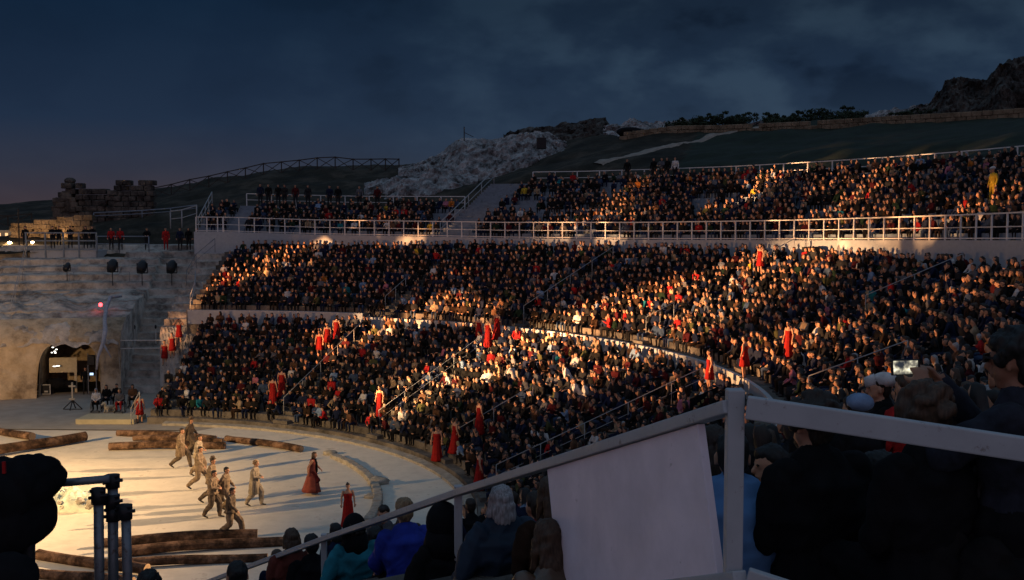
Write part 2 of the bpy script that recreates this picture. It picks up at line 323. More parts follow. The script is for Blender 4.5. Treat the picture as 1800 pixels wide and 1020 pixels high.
# kerb stones in front of the first row
def kerb(ph): return [(18.95, -.1), (18.95, .13 + .04 * noise.noise(Vector((ph * .4, 0, 0)))), (19.38, .17 + .04 * noise.noise(Vector((ph * .4, 3, 0)))), (19.38, -.1)]
revolve(None, -60, 84, .8, zf=kerb).build('kerb', M_stone, kind='structure')
# white wall that carries the railing of the upper walkway
revolve(None, -24, 93.2, 1.0, zf=lambda ph: [(39.91, z2(ph, 11) - .2), (39.91, zdeck(ph)), (40.12, zdeck(ph)), (40.12, z2(ph, 11) - .2)]).build('walkway_wall', M_white, label='long white painted wall under the railing of the upper walkway', cat='wall')
# upper grandstand
def prof3(nr):
    def f(ph):
        zd = zdeck(ph) - .04; o = [(40.125, 8.0), (40.125, zd), (T3R, zd)]; z = zd
        for k in range(nr): z = zd + (k + 1) * T3H; r = T3R + k * T3P; o += [(r, z), (r + T3P, z)]
        o += [(T3R + nr * T3P + .9, z), (T3R + nr * T3P + .9, 8.0)]; return o
    return f
SECT = [(-24, 64.4, 12), (67.6, 88.4, 6), (90.2, 93.1, 5)]
for (a, b, nr), lb in zip(SECT, ('large upper grandstand of pale boards behind the long white railing', 'low upper grandstand section at the far left end of the walkway', 'tiny end section of stands beside the leftmost upper stairs')):
    revolve(None, a, b, 1.0, zf=prof3(nr)).build('upper_grandstand', M_board, label=lb, cat='grandstand', group='upper grandstand sections')
def up_stairs(a, b, nr, lb):
    def f(ph):
        zd = zdeck(ph) - .04; o = [(40.125, 8.0), (40.125, zd), (T3R - .4, zd)]
        for k in range(nr * 2): z = zd + (k + 1) * T3H / 2; r = T3R - .4 + k * T3P / 2; o += [(r, z), (r + T3P / 2, z)]
        o += [(T3R + nr * T3P + .9, z), (T3R + nr * T3P + .9, 8.0)]; return o
    revolve(None, a, b, 1.0, zf=f).build('stairs', M_board, label=lb, cat='stairs')
up_stairs(64.45, 67.55, 12, 'pale wooden stairs climbing between the two upper grandstand sections')
up_stairs(88.45, 90.15, 6, 'narrow pale stairs at the far left end of the upper stand')

def surf(x, y):
    """height of what one stands on at (x, y)"""
    ph, r = topol(x, y)
    if -80 < ph < 87 or (ph <= 89.5 and r > 29.35):
        if r < 19.4: return 0
        if r < T1R: return T1Z
        if r < 29.35: return T1Z + (min(11, int((r - T1R) / T1P)) + 1) * T1H
        if r < T2R: return zmid(ph)
        if r < 39.9: return z2(ph, min(11, int((r - T2R) / T2P)))
        if ph < -24.2: return 8.79
        if r < T3R: return zdeck(ph)
        for a, b, nr in SECT:
            if a <= ph <= b: return zdeck(ph) - .04 + T3H * (min(nr - 1, int((r - T3R) / T3P)) + 1)
        return zdeck(ph) + .4 * (r - T3R)
    return left_z(ph, r)
def left_z(ph, r):
    """eroded rock steps beyond the end of the audience"""
    if ph > 122 or ph < 84: return 0
    foot = lerp_tab([(86, 22), (90, 27), (93, 29.5), (97.5, 29.3), (125, 29.3)], ph)
    if r < foot: return 0
    if ph > 97.5: tab = [(foot, 4.1), (38, 6.0), (45, 8.2 if ph > 101 else 8.8), (47.5, 8.25 if ph > 101 else 8.9), (48, 9.0), (70, 9.2)]
    else:
        tab = [(foot, 0.1), (32, 1.7), (38, 5.6), (46, 9.0), (70, 9.2)]
        if ph < 93: tab = [(foot, .2), (29.3, 4.0), (39.9, 8.8), (46, 9.1), (70, 9.3)]
    return lerp_tab(tab, r)
def drop(x, y, far=140):
    """walk along the sight line of a pixel until it meets the seating, stage or rock"""
    d = ray(x, y); t = 8.0
    while t < far:
        p = Vector((0, 0, CAM_H)) + d * t; s = surf(p.x, p.y)
        if p.z <= s: return Vector((p.x, p.y, s))
        t += .05
    return Vector((0, 0, CAM_H)) + d * far

revolve([(39.905, 3.5), (39.905, 8.79), (60, 8.79), (60, 3.5)], -80, -24.2, 1.0).build('terrace', M_steps, kind='structure')
# ------------------------------------------------------------------ aisle stairs and their handrails
def tz(ph, r):
    return surf(*pol(ph, r)[:2])
names = ['leftmost aisle', 'second aisle from the left', 'third aisle from the left', 'middle aisle', 'fifth aisle from the left', 'sixth aisle from the left', 'aisle right of the sloping white panel', 'aisle running below the photographer']
def aisle(ph, lo, hi, which, tier, nm):
    m = MB(); a = R_(ph)
    if tier == 1: rows = [(T1R + k * T1P, T1Z + k * T1H, T1H) for k in range(T1N)]
    else: rows = [(T2R + k * T2P, zmid(ph) if k == 0 else z2(ph, k - 1), z2(ph, k) - (zmid(ph) if k == 0 else z2(ph, k - 1))) for k in range(T2N)]
    for r, z, h in rows:
        c = pol(ph, r - .20, z + h / 4 + .002); m.box(c, (.40, .92, h / 2), rz=a)
    m.build('stairs', M_seat, label='narrow stairs of the %s through the %s rows' % (nm, 'lower' if tier == 1 else 'middle'), cat='stairs', group='aisle stairs')
def handrail(pts, posts, lb, h=.92, rad=.017, base=None, mt=None, mid=True):
    root = empty('handrail', base or pts[0], label=lb, cat='handrail', group='aisle handrails')
    o = Vector(root.location); P = [Vector(p) - o for p in pts]; mt = mt or M_handrail
    m = MB(); m.tube([p + Vector((0, 0, h)) for p in P], rad, 8); m.build('top_rail', mt, root, True)
    if mid: m = MB(); m.tube([p + Vector((0, 0, h * .52)) for p in P], rad * .7, 8); m.build('middle_rail', mt, root, True)
    for q in posts:
        q = Vector(q) - o; m = MB(); m.tube([q + Vector((0, 0, -.1)), q + Vector((0, 0, h))], rad, 8); m.build('post', mt, root, True)
    return root
def aisle_rail(ph, r0, r1, lb, mid=False):
    n = max(2, int((r1 - r0) / 1.6)); pts = []
    for i in range(n + 1):
        r = r0 + (r1 - r0) * i / n
        if r < 29.4: z = T1Z + (r - T1R) / T1P * T1H + .2
        else: z = zmid(ph) + (r - T2R) / T2P * T2H + .25
        p = pol(ph, r, z); pts.append(p)
    handrail(pts, pts[::1], lb, mid=mid)
for i, ph in enumerate(AISLES[1:], 1):
    aisle(ph, 0, 0, i, 1, names[i]); aisle(ph, 0, 0, i, 2, names[i])
aisle_rail(64.8, 20.2, 28.6, 'thin white handrail up the lower rows right of the two red dresses at left')
aisle_rail(45.8, 20.2, 28.6, 'long thin white handrail climbing the lower rows to the women in red', True)
aisle_rail(26.8, 20.2, 24.2, 'short white handrail beside the woman in a long red gown')
aisle_rail(7.3, 20.2, 28.8, 'thin white handrail in the lower rows just above the sloping foreground rail', True)
aisle_rail(64.6, 30.2, 32.6, 'short white handrail at the left foot of the middle rows')
aisle_rail(44.8, 30.0, 37.6, 'white handrail climbing the middle rows behind the three women in red')
aisle_rail(26.3, 30.2, 31.8, 'short dark handrail at the front of the middle rows')
aisle_rail(26.3, 36.6, 39.2, 'short handrail high in the middle rows below the walkway wall')
aisle_rail(5.6, 34.5, 38.4, 'handrail high in the middle rows at the right')
aisle_rail(-12.0, 30.2, 33.0, 'white handrail near the lit phone screen at right')

# ------------------------------------------------------------------ white railing of the walkway
def railing(name, phis, rr, zf, lb, group=None, h=1.06, posts_every=1, thick=.055, mids=(.5,), low=True, cat='railing'):
    root = empty(name, pol(phis[0], rr, zf(phis[0])), label=lb, cat=cat, group=group); o = Vector(root.location)
    hs = [(h, 'top_rail', .06)] + [(h * q, 'middle_rail', .04) for q in mids] + ([(.08, 'bottom_rail', .05)] if low else [])
    for hh, nm, t in hs:
        m = MB()
        for a, b in zip(phis, phis[1:]): m.beam(Vector(pol(a, rr, zf(a) + hh)) - o, Vector(pol(b, rr, zf(b) + hh)) - o, t * .8, t)
        m.build(nm, M_rail, root)
    for p in phis[::posts_every]:
        m = MB(); q = Vector(pol(p, rr + .004, zf(p))) - o; m.box(q + Vector((0, 0, h / 2)), (thick, thick * 1.3, h), rz=R_(p)); m.build('post', M_rail, root)
    return root
step = 1.12 / 40.0 * 180 / math.pi
ph = [90.2 - i * step for i in range(int(114 / step))]
railing('white_railing', ph, 40.0, zdeck, 'long white three-bar railing along the whole upper walkway')
railing('white_railing', [93.0, 91.9, 90.8, 90.25], 40.0, zdeck, 'white railing piece at the very left end of the upper walkway', thick=.06)
def ztopB(ph): return zdeck(ph) - .04 + 12 * T3H
def ztopA(ph): return zdeck(ph) - .04 + 6 * T3H
railing('back_railing', [64.2 - i * 2.1 for i in range(42)], T3R + 12 * T3P + .8, ztopB, 'white rail running behind the top row of the large upper grandstand', h=.95, low=False)
railing('back_railing', [90.0 - i * 2.4 for i in range(10)], T3R + 6 * T3P + .8, ztopA, 'white rail behind the standing people on the low left grandstand', h=.95, low=False)
def slope_rail(ph, nr, lb):
    pts = [pol(ph, T3R - .3 + i * nr * T3P / 4, zdeck(ph) + i * nr * T3H / 4) for i in range(5)]
    r = handrail(pts, pts, lb, h=1.0, rad=.035); r['group'] = 'sloping stair rails'
slope_rail(67.4, 12, 'sloping white rail on the left side of the central upper stairs')
slope_rail(93.0, 6, 'sloping white rail at the outer left end of the upper stand')
P0 = [at(1752, 333, 57.5), at(1790, 315, 59), at(1840, 292, 61)]; handrail(P0, P0, 'sloping white rail at the right edge of the upper grandstand', h=.8, rad=.04, mt=M_rail)

# ------------------------------------------------------------------ hillside
ctrl = []
def C(x, y, d): p = at(x, y, d); ctrl.append((p.x, p.y, p.z))
for x, y, d in [(1900, 262, 58), (1800, 276, 60), (1650, 282, 64), (1500, 290, 69), (1350, 297, 74), (1200, 306, 79), (1050, 312, 84), (900, 322, 88), (820, 336, 90),
                (1900, 195, 82), (1800, 206, 84), (1650, 214, 87), (1560, 219, 90), (1400, 224, 95), (1250, 233, 100), (1150, 240, 103), (1060, 244, 105),
                (1900, 190, 104), (1800, 196, 104), (1600, 213, 108), (1400, 223, 112), (1200, 232, 116), (1060, 238, 119), (900, 262, 118), (800, 290, 116),
                (1000, 288, 94), (990, 272, 101), (900, 303, 100), (820, 326, 98), (760, 334, 100), (700, 340, 97),
                (740, 308, 108), (660, 297, 112), (600, 298, 112), (520, 300, 112), (460, 304, 112), (400, 318, 111), (340, 332, 110), (290, 345, 108), (240, 362, 106), (150, 380, 104), (90, 390, 102), (20, 398, 100), (-100, 400, 100),
                (600, 330, 102), (460, 345, 100), (380, 360, 99), (300, 378, 98), (200, 392, 97), (650, 350, 92), (500, 360, 93), (420, 375, 94), (330, 396, 92), (250, 408, 90), (150, 418, 88), (50, 425, 86),
                (1500, 250, 82), (1700, 240, 72), (1300, 262, 89)]: C(x, y, d)
for x in range(-100, 2000, 200): C(x, 372, 180 if x < 1000 else 150)
for ph_ in range(-30, 100, 12): p = pol(ph_, 49.5, 0); ctrl.append((p[0], p[1], (zdeck(ph_) + 3.0) if ph_ < 64 else zdeck(ph_) - .2))
for ph_ in range(96, 140, 10): p = pol(ph_, 50, 0); ctrl.append((p[0], p[1], 8.9))
A = np.array(ctrl); P = A[:, :2] / 50
def phi_(d): d = np.maximum(d, 1e-9); return d * d * np.log(d)
def kern(X, Y): return phi_(np.sqrt(((X[:, None] - Y[None]) ** 2).sum(2)))
n = len(P); K = kern(P, P) + np.eye(n) * .004; Q = np.hstack([np.ones((n, 1)), P])
W = np.linalg.solve(np.block([[K, Q], [Q.T, np.zeros((3, 3))]]), np.concatenate([A[:, 2], np.zeros(3)]))
def hillz(xy):
    xy = np.atleast_2d(xy) / 50; return kern(xy, P) @ W[:n] + np.hstack([np.ones((len(xy), 1)), xy]) @ W[n:]
def hz(x, y): return float(hillz(np.array([[x, y]]))[0]) + .32 * fbm((x, y, 0), .22, 4)
NA, NR = 300, 130
phis = np.linspace(-28, 128, NA); rr = 47 + (np.linspace(0, 1, NR) ** 1.3) * 120
PHg, RRg = np.meshgrid(phis, rr, indexing='ij')
lowr = np.where(PHg > 93.5, 47, np.where(PHg > 67, 47.5, 52.0)); RRg = np.maximum(RRg, lowr)
X = CX + RRg * np.cos(np.radians(PHg)); Y = CY + RRg * np.sin(np.radians(PHg))
Z = hillz(np.stack([X.ravel(), Y.ravel()], 1))
Z = Z.ravel(); Xr = X.ravel(); Yr = Y.ravel()
Z = np.array([z + .32 * fbm((x, y, 0), .22, 4) for x, y, z in zip(Xr, Yr, Z)])
vs = np.stack([Xr, Yr, Z], 1)
idx = np.arange(NA * NR).reshape(NA, NR)
fs = np.stack([idx[:-1, :-1].ravel(), idx[:-1, 1:].ravel(), idx[1:, 1:].ravel(), idx[1:, :-1].ravel()], 1)
me = bpy.data.meshes.new('hillside'); me.from_pydata(vs.tolist(), [], fs.tolist()); me.materials.append(M_hill); me.materials.append(M_grass)
# the mown dark-green slope above the grandstand
u_, v_, d_ = [], [], []
mi = []
for f in fs:
    c = vs[f].mean(0); px, py, dd = proj(c)
    r_ = math.hypot(c[0] - CX, c[1] - CY)
    g = (c[0] > 12 + (dd - 80) * .25) and dd < 100 and c[0] > 9
    mi.append(1 if g else 0)
me.polygons.foreach_set('material_index', mi); me.polygons.foreach_set('use_smooth', [True] * len(me.polygons))
hill = bpy.data.objects.new('hillside', me); COL.objects.link(hill); hill['kind'] = 'structure'

def dropz(x, y, d): p = at(x, y, d); return Vector((p.x, p.y, hz(p.x, p.y)))
def hitlist(x, y, d0=60, d1=130):
    d = ray(x, y); t = d0
    while t < d1:
        p = Vector((0, 0, CAM_H)) + d * t
        if p.z <= hz(p.x, p.y): return p
        t += .4
    return None
# pale path and retaining wall up the slope
def ribbon(name, pl, pr, mt, lift, **kw):
    m = MB(); n = len(pl)
    for a, b in zip(pl, pr):
        for k in range(5): q = a.lerp(b, -.15 + 1.3 * k / 4); m.v.append((q.x, q.y, hz(q.x, q.y) + (lift if 0 < k < 4 else -.35)))
    for i in range(n - 1):
        for k in range(4): b = i * 5 + k; m.f.append((b, b + 1, b + 6, b + 5)); m.mi.append(0)
    return m.build(name, mt, smooth=True, **kw)
def dense(pts, k=14):
    o = []
    for a, b in zip(pts, pts[1:]): o += [a.lerp(b, i / k) for i in range(k)]
    return o + [pts[-1]]
up = dense([at(x, y, d) for x, y, d in [(1040, 303, 88), (1110, 284, 92), (1200, 260, 96), (1290, 240, 99), (1340, 233, 100)]])
dn = dense([at(x, y, d) for x, y, d in [(1062, 303, 86.5), (1130, 286, 90), (1212, 264, 94), (1300, 243, 98), (1350, 234, 99.5)]])
ribbon('path', up, dn, M_path, .09, kind='structure')
def stone_wall(name, pts, h, th, bl, mt, lb, grp=None, jit=.05, ztop=None, base=None, cat='stone wall', rough=0.04):
    """courses of separate cut blocks laid along a line"""
    m = MB(); L0 = [(Vector(a), Vector(b)) for a, b in zip(pts, pts[1:])]
    for a, b in L0:
        ln = (Vector((b.x, b.y, 0)) - Vector((a.x, a.y, 0))).length; nb = max(1, int(ln / bl)); rz = math.atan2(b.y - a.y, b.x - a.x)
        for i in range(nb):
            t = (i + .5) / nb; c = a.lerp(b, t); hh = h(c.x, c.y, t) if callable(h) else h
            nc = max(1, int(hh / (bl * .55) + .5)); ch = bl * .55
            for k in range(nc):
                off = (bl / nb) * 0 + (ln / nb) * (.5 if k % 2 else 0)
                cc = c + (b - a).normalized() * off
                if k == nc - 1 and random.random() < .12: continue
                m.box((cc.x, cc.y, c.z + ch * (k + .5) - .15), (ln / nb * .97, th * random.uniform(.9, 1.08), ch * .97), rz=rz + random.uniform(-jit, jit) * .5, mi=0)
    o = m.build(name, mt, label=lb, cat=cat, group=grp)
    bv = o.modifiers.new('soft', 'BEVEL'); bv.width = rough; bv.segments = 1
    return o
wl = [at(x, y + 4, d) for x, y, d in [(1090, 243, 104), (1180, 237, 102), (1260, 233, 99.5), (1400, 226, 95), (1560, 219, 90), (1700, 212, 86), (1830, 205, 83)]]
for p in wl: p.z = hz(p.x, p.y) - .1
stone_wall('retaining_wall', wl, .85, .6, .75, M_ochre, 'long low ochre stone wall along the foot of the rocks above the dark grass')

V3 = Vector
# ------------------------------------------------------------------ rock outcrops with real depth
def outcrop(name, prof, thick, mt, lb, amp=.9, sc=.35, nx=4, grp='limestone outcrops', ny=16, back=6.0):
    """prof: (x, ytop, ybase, depth) stations; a craggy mass with front, top and back"""
    st = []
    for a, b in zip(prof, prof[1:]):
        for i in range(nx): t = i / nx; st.append([p + (q - p) * t for p, q in zip(a, b)])
    st.append(list(prof[-1])); m = MB(); n = len(st); cs = []
    for x, yt, yb, d in st:
        T = at(x, yt, d + thick); B = at(x, yb, d); col = []
        B.z -= .6
        for j in range(ny + 1):
            t = j / ny
            # convex stepped front
            s = t ** .75; q = Vector((B.x + (T.x - B.x) * (t ** 1.6), B.y + (T.y - B.y) * (t ** 1.6), B.z + (T.z - B.z) * s)); col.append(q)
        dirv = Vector((T.x, T.y, 0)).normalized()
        for j in range(1, 5): col.append(T + dirv * back * j / 4 + Vector((0, 0, -(j / 4) ** 2 * (T.z - B.z + 1))))
        cs.append(col)
    k = len(cs[0])
    for col in cs:
        for q in col:
            h = fbm(q, sc, 6, .62); h2 = abs(fbm(q + Vector((40, 0, 0)), sc * 2.2, 4, .6)); dv = Vector((q.x, q.y, 0)).normalized()
            cell = noise.noise(q * sc * 3.5) + 1.6 * noise.noise(V3((q.x * .12, q.y * .12, q.z * 1.9)))
            r = q - dv * (h * amp * 1.2 - h2 * amp * .8) + Vector((0, 0, (h * .45 - h2 * .35 + .12 * cell) * amp)); m.v.append(tuple(r))
    for i in range(n - 1):
        for j in range(k - 1): b = i * k + j; m.f.append((b, b + k, b + k + 1, b + 1)); m.mi.append(0)
    o = m.build(name, mt, label=lb, cat='rock outcrop', group=grp, smooth=False); return o
outcrop('rock_outcrop', [(700, 296, 320, 104), (745, 284, 345, 101), (775, 264, 350, 100), (815, 240, 345, 99), (900, 236, 318, 100), (960, 232, 300, 101), (1000, 250, 272, 103), (1050, 262, 268, 104)], 9, M_rock, 'big pale domed limestone outcrop standing on the skyline left of centre', amp=.75, nx=26, ny=34)
outcrop('rock_outcrop', [(640, 322, 352, 92), (700, 306, 360, 91), (780, 300, 352, 92), (840, 308, 345, 93)], 5, M_rock, 'low jumble of pale rocks between the left stand and the domed outcrop', amp=.8, nx=26, ny=20)
outcrop('rock_outcrop', [(885, 238, 246, 110), (900, 228, 250, 110), (960, 222, 250, 110), (1010, 212, 250, 110), (1062, 206, 248, 110), (1074, 222, 246, 110), (1100, 234, 244, 110)], 4, M_darkrock, 'flat-topped darker rock ledge on the crest above the domed outcrop', amp=.8, nx=18, ny=18)
outcrop('rock_outcrop', [(1060, 222, 246, 107), (1110, 214, 242, 106), (1180, 214, 240, 105), (1240, 218, 240, 103), (1300, 222, 236, 101), (1380, 218, 230, 99), (1500, 206, 226, 96), (1600, 186, 220, 93), (1650, 176, 218, 92)], 5, M_rock, 'broken band of pale rocks behind the long low stone wall', amp=.9, nx=18, ny=18)
outcrop('rock_outcrop', [(1590, 196, 218, 92), (1640, 176, 216, 91), (1662, 146, 214, 90), (1690, 139, 213, 89), (1735, 138, 212, 88), (1756, 112, 211, 87), (1790, 101, 210, 87), (1850, 98, 208, 86), (1960, 110, 205, 84)], 5, M_darkrock, 'tall dark cliff rising at the right edge of the skyline', amp=.9, nx=18, ny=34)
# black solids standing in for a shaded cave mouth and doorway cut in the rock
m = MB(); p = at(951, 254, 100.2); c_ = Vector((p.x, p.y, p.z))
m.box(c_ + Vector((0, -1.2, .0)), (.85, 1.6, .95)); m.build('dark_opening_box', M_blk, label='small dark box standing in for an opening in the pale domed rock', cat='box')
m = MB(); m.ball(at(1113, 234, 104.3), (1.55, .8, .55), 16, 8, jit=.3); m.build('dark_opening_lump', M_blkcloth, smooth=True, label='low black lump standing in for a dark opening below the crest rocks', cat='dark opening')
# pole on the rock crest
m = MB(); a = at(816, 243, 107); m.tube([a + Vector((0, 0, -.8)), a + Vector((0, 0, 1.1))], .05, 6); m.tube([a + Vector((0, 0, .55)), a + Vector((.9, 0, .12))], .035, 6)
m.build('signpost', M_wood, label='thin leaning post alone on the rock crest against the sky', cat='post')

# ------------------------------------------------------------------ shrubs on the crest
def shrub(x, y, d, w_, h_, lb, nl=1500):
    h_ *= .60; w_ *= 1.7; y += 3
    root = empty('bush', at(x, y, d), label=lb, cat='bush', group='dark bushes on the crest')
    m = MB()
    cl = [(random.uniform(-w_, w_), random.uniform(-.9, .9), random.uniform(-.3, .45) * h_, random.uniform(.16, .55) * h_) for _ in range(24)]
    cl += [(random.uniform(-w_, w_) * .7, random.uniform(-.5, .5), random.uniform(.6, 1.05) * h_, random.uniform(.10, .22) * h_) for _ in range(5)]
    for i in range(nl):
        cx, cy, cz, r = random.choice(cl); v = Vector((random.gauss(0, 1), random.gauss(0, 1), random.gauss(0, 1))).normalized() * r * random.uniform(.4, 1.35)
        p = Vector((cx + v.x * 1.9, cy + v.y, max(-.2, cz + v.z * .8))); s = random.uniform(.07, .17)
        a = Vector((random.gauss(0, 1), random.gauss(0, 1), random.gauss(0, 1))).normalized() * s; b = a.orthogonal().normalized() * s * .6
        m.add([p - a, p + b, p + a, p - b], [(0, 1, 2, 3)])
    m.build('foliage', M_leaf, root)
    m = MB()
    for _ in range(5): cx, cy, cz, r = random.choice(cl); m.tube([(cx * .3, cy * .3, -.8), (cx, cy, cz)], [.06, .02], 5)
    m.build('stem', M_wood, root)
bl = [(1232, 216, 103, 1.9, .9, 'rounded dark bush at the left end of the crest thicket'), (1262, 212, 104, 1.7, 1.2, 'dark bush with one raised tuft, second along the crest thicket'),
      (1305, 210, 103, 2.2, 1.3, 'tall spiky dark bush above the middle of the long stone wall'), (1352, 210, 102, 2.2, 1.2, 'broad dark bush right of the spiky one on the crest'),
      (1400, 210, 101, 1.8, .9, 'low flat bush between two taller ones on the crest'), (1432, 205, 100, 1.7, 1.0, 'dense dark bush near the right end of the thicket'),
      (1472, 199, 100, 1.4, 1.2, 'upright bush highest against the sky right of centre'), (1512, 206, 98, 1.8, .6, 'very low scrub bush trailing off toward the cliff'),
      (1618, 196, 93, 1.4, .5, 'thin scrub bush at the foot of the tall dark cliff')]
for b in bl: shrub(*b)

# ------------------------------------------------------------------ ridge fence with crossed braces
def brace_fence(pts, sp, h, lb):
    pts = dense(pts, 40); out = [pts[0]]
    for p in pts:
        if (Vector((p.x, p.y, 0)) - Vector((out[-1].x, out[-1].y, 0))).length >= sp: out.append(p)
    for p in out: p.z = hz(p.x, p.y) - .05
    root = empty('wooden_fence', out[0], label=lb, cat='fence', group='crossed timber fences on the ridge'); o = out[0].copy()
    m = MB(); m2 = MB()
    for a, b in zip(out, out[1:]):
        m.beam(a - o + Vector((0, 0, h)), b - o + Vector((0, 0, h)), .09, .10)
        m2.beam(a - o + Vector((0, .01, .05)), b - o + Vector((0, .01, h)), .05, .07); m2.beam(a - o + Vector((0, -.06, h)), b - o + Vector((0, -.06, .05)), .05, .07)
    m.build('top_rail', M_wood, root); m2.build('cross_brace', M_wood, root)
    for p in out: m = MB(); m.tube([p - o + Vector((0, .07, -.2)), p - o + Vector((0, .07, h + .08))], .06, 6); m.build('post', M_wood, root)
rl = []
for x, d in [(268, 108), (330, 109.5), (400, 110.5), (460, 111.5), (530, 112), (600, 112), (660, 112), (705, 110)]:
    p = at(x, 340, d); rl.append(Vector((p.x, p.y, 0)))
brace_fence(rl, 1.75, 1.15, 'long timber fence with crossed braces climbing the grassy ridge against the sky')
rl = [Vector(at(x, 380, d)) for x, d in [(-30, 100), (36, 101), (90, 103)]]
brace_fence(rl, 2.0, 1.0, 'short piece of timber fence left of the ruined stone wall')
# ruined wall
def ruin():
    m = MB(); D0 = 99
    prof = [(93, 108, 352), (97, 112, 348), (102, 115, 338), (108, 125, 336), (113, 132, 322), (125, 138, 338), (138, 150, 322), (150, 188, 332), (188, 206, 325), (204, 270, 317)]
    for xa, xb, yt in prof:
        ybase = 392; d = D0
        a = at(xa, ybase, d); b = at(xb, ybase, d); t = at(xa, yt, d); hh = t.z - a.z; n = max(1, int((b.x - a.x) / .75 + .5)); nc = max(1, int(hh / .5 + .5)); ch = hh / nc
        for k in range(nc):
            for i in range(n):
                if k == nc - 1 and random.random() < .08: continue
                w_ = (b.x - a.x) / n; m.box((a.x + w_ * (i + .5 + (.3 if k % 2 else 0)), a.y + random.uniform(-.12, .12), a.z + ch * (k + .5)), (w_ * random.uniform(.9, .99), 1.1 * random.uniform(.9, 1.1), ch * random.uniform(.9, .985)), rz=random.uniform(-.05, .05))
    q = at(123, 318, D0); m.ball(q, (.55, .5, .3), 10, 6, jit=.3)
    o = m.build('ruined_wall', M_ruin, label='ruined wall of large stone blocks with a stepped broken top on the ridge', cat='ruin')
    bv = o.modifiers.new('soft', 'BEVEL'); bv.width = .07; bv.segments = 2
ruin()
# ochre wall lit by the lamps, at the far left
def ochre():
    m = MB(); d = 88
    prof = [(20, 60, 392), (60, 100, 386), (100, 130, 381), (130, 162, 378)]
    for xa, xb, yt in prof:
        a = at(xa, 436, d); b = at(xb, 436, d); t = at(xa, yt, d); hh = t.z - a.z; n = max(1, int((b.x - a.x) / .6)); nc = 6
        for k in range(nc):
            for i in range(n):
                w_ = (b.x - a.x) / n; m.box((a.x + w_ * (i + .5 + (.25 if k % 2 else 0)), a.y + random.uniform(-.03, .03), a.z + hh / nc * (k + .5)), (w_ * .985, .7, hh / nc * .985))
    o = m.build('stone_wall', M_ochre, label='ochre masonry wall lit by lamps behind the people at the far left', cat='stone wall')
    bv = o.modifiers.new('soft', 'BEVEL'); bv.width = .03; bv.segments = 1
ochre()

# ------------------------------------------------------------------ bare rock steps at the left
def steps_rock():
    n1, n2 = 190, 230; m = MB(); phs = np.linspace(86.2, 121, n1); ss = np.linspace(0, 1, n2)
    for p in phs:
        foot = lerp_tab([(86, 22), (90, 27), (93, 29.5), (97.5, 29.3), (125, 29.3)], p)
        for s in ss:
            r = foot - .3 + (50 - foot) * s
            base = left_z(p, max(r, foot + .001)) if (p > 97.5 or r > foot) else -.3
            # steps cut by the ancient masons, worn by weather
            wr = fbm((p * .35, r * .5, 0), .9, 4, .6)
            st = .42 if r < 38 else .5
            er = min(1, max(.25, 1.0 + .8 * noise.noise(Vector((p * .09, r * .16, 7.7)))))
            q = base / st + .15 * wr; fr = q - math.floor(q); fr2 = min(1, max(0, (fr - .78) / .12)); z = st * (math.floor(q) + fr2 - .15 * wr)
            z = z * er + base * (1 - er) + .08 * wr + .05 * fbm((p * 1.5, r * 1.6, 2), 1, 4)
            if p > 97.5 and r < 38: # rounded brow over the passage
                z = base + .3 * wr - max(0, 1 - (r - foot) / .9) ** 2 * .5
            if p > 112: z -= (p - 112) ** 1.2 * .55 * min(1, max(0, (r - 31) / 5))
            z = min(z, 8.95) if r > 44 else z
            dq = min(abs(fr - .95), abs(fr + .05)); r2 = r - .20 * er * math.exp(-(dq / .10) ** 2) * (1 if (fr > .86 or fr < .3) and foot + .6 < r < 47 else 0)
            if p < 88.8 and r > foot + .2: z = min(z, base + .05)
            m.v.append(pol(p, r2, z))
    for i in range(n1 - 1):
        for j in range(n2 - 1): b = i * n2 + j; m.f.append((b, b + 1, b + n2 + 1, b + n2)); m.mi.append(0)
    m.build('rock_steps', M_steps, smooth=True, kind='structure')
steps_rock()
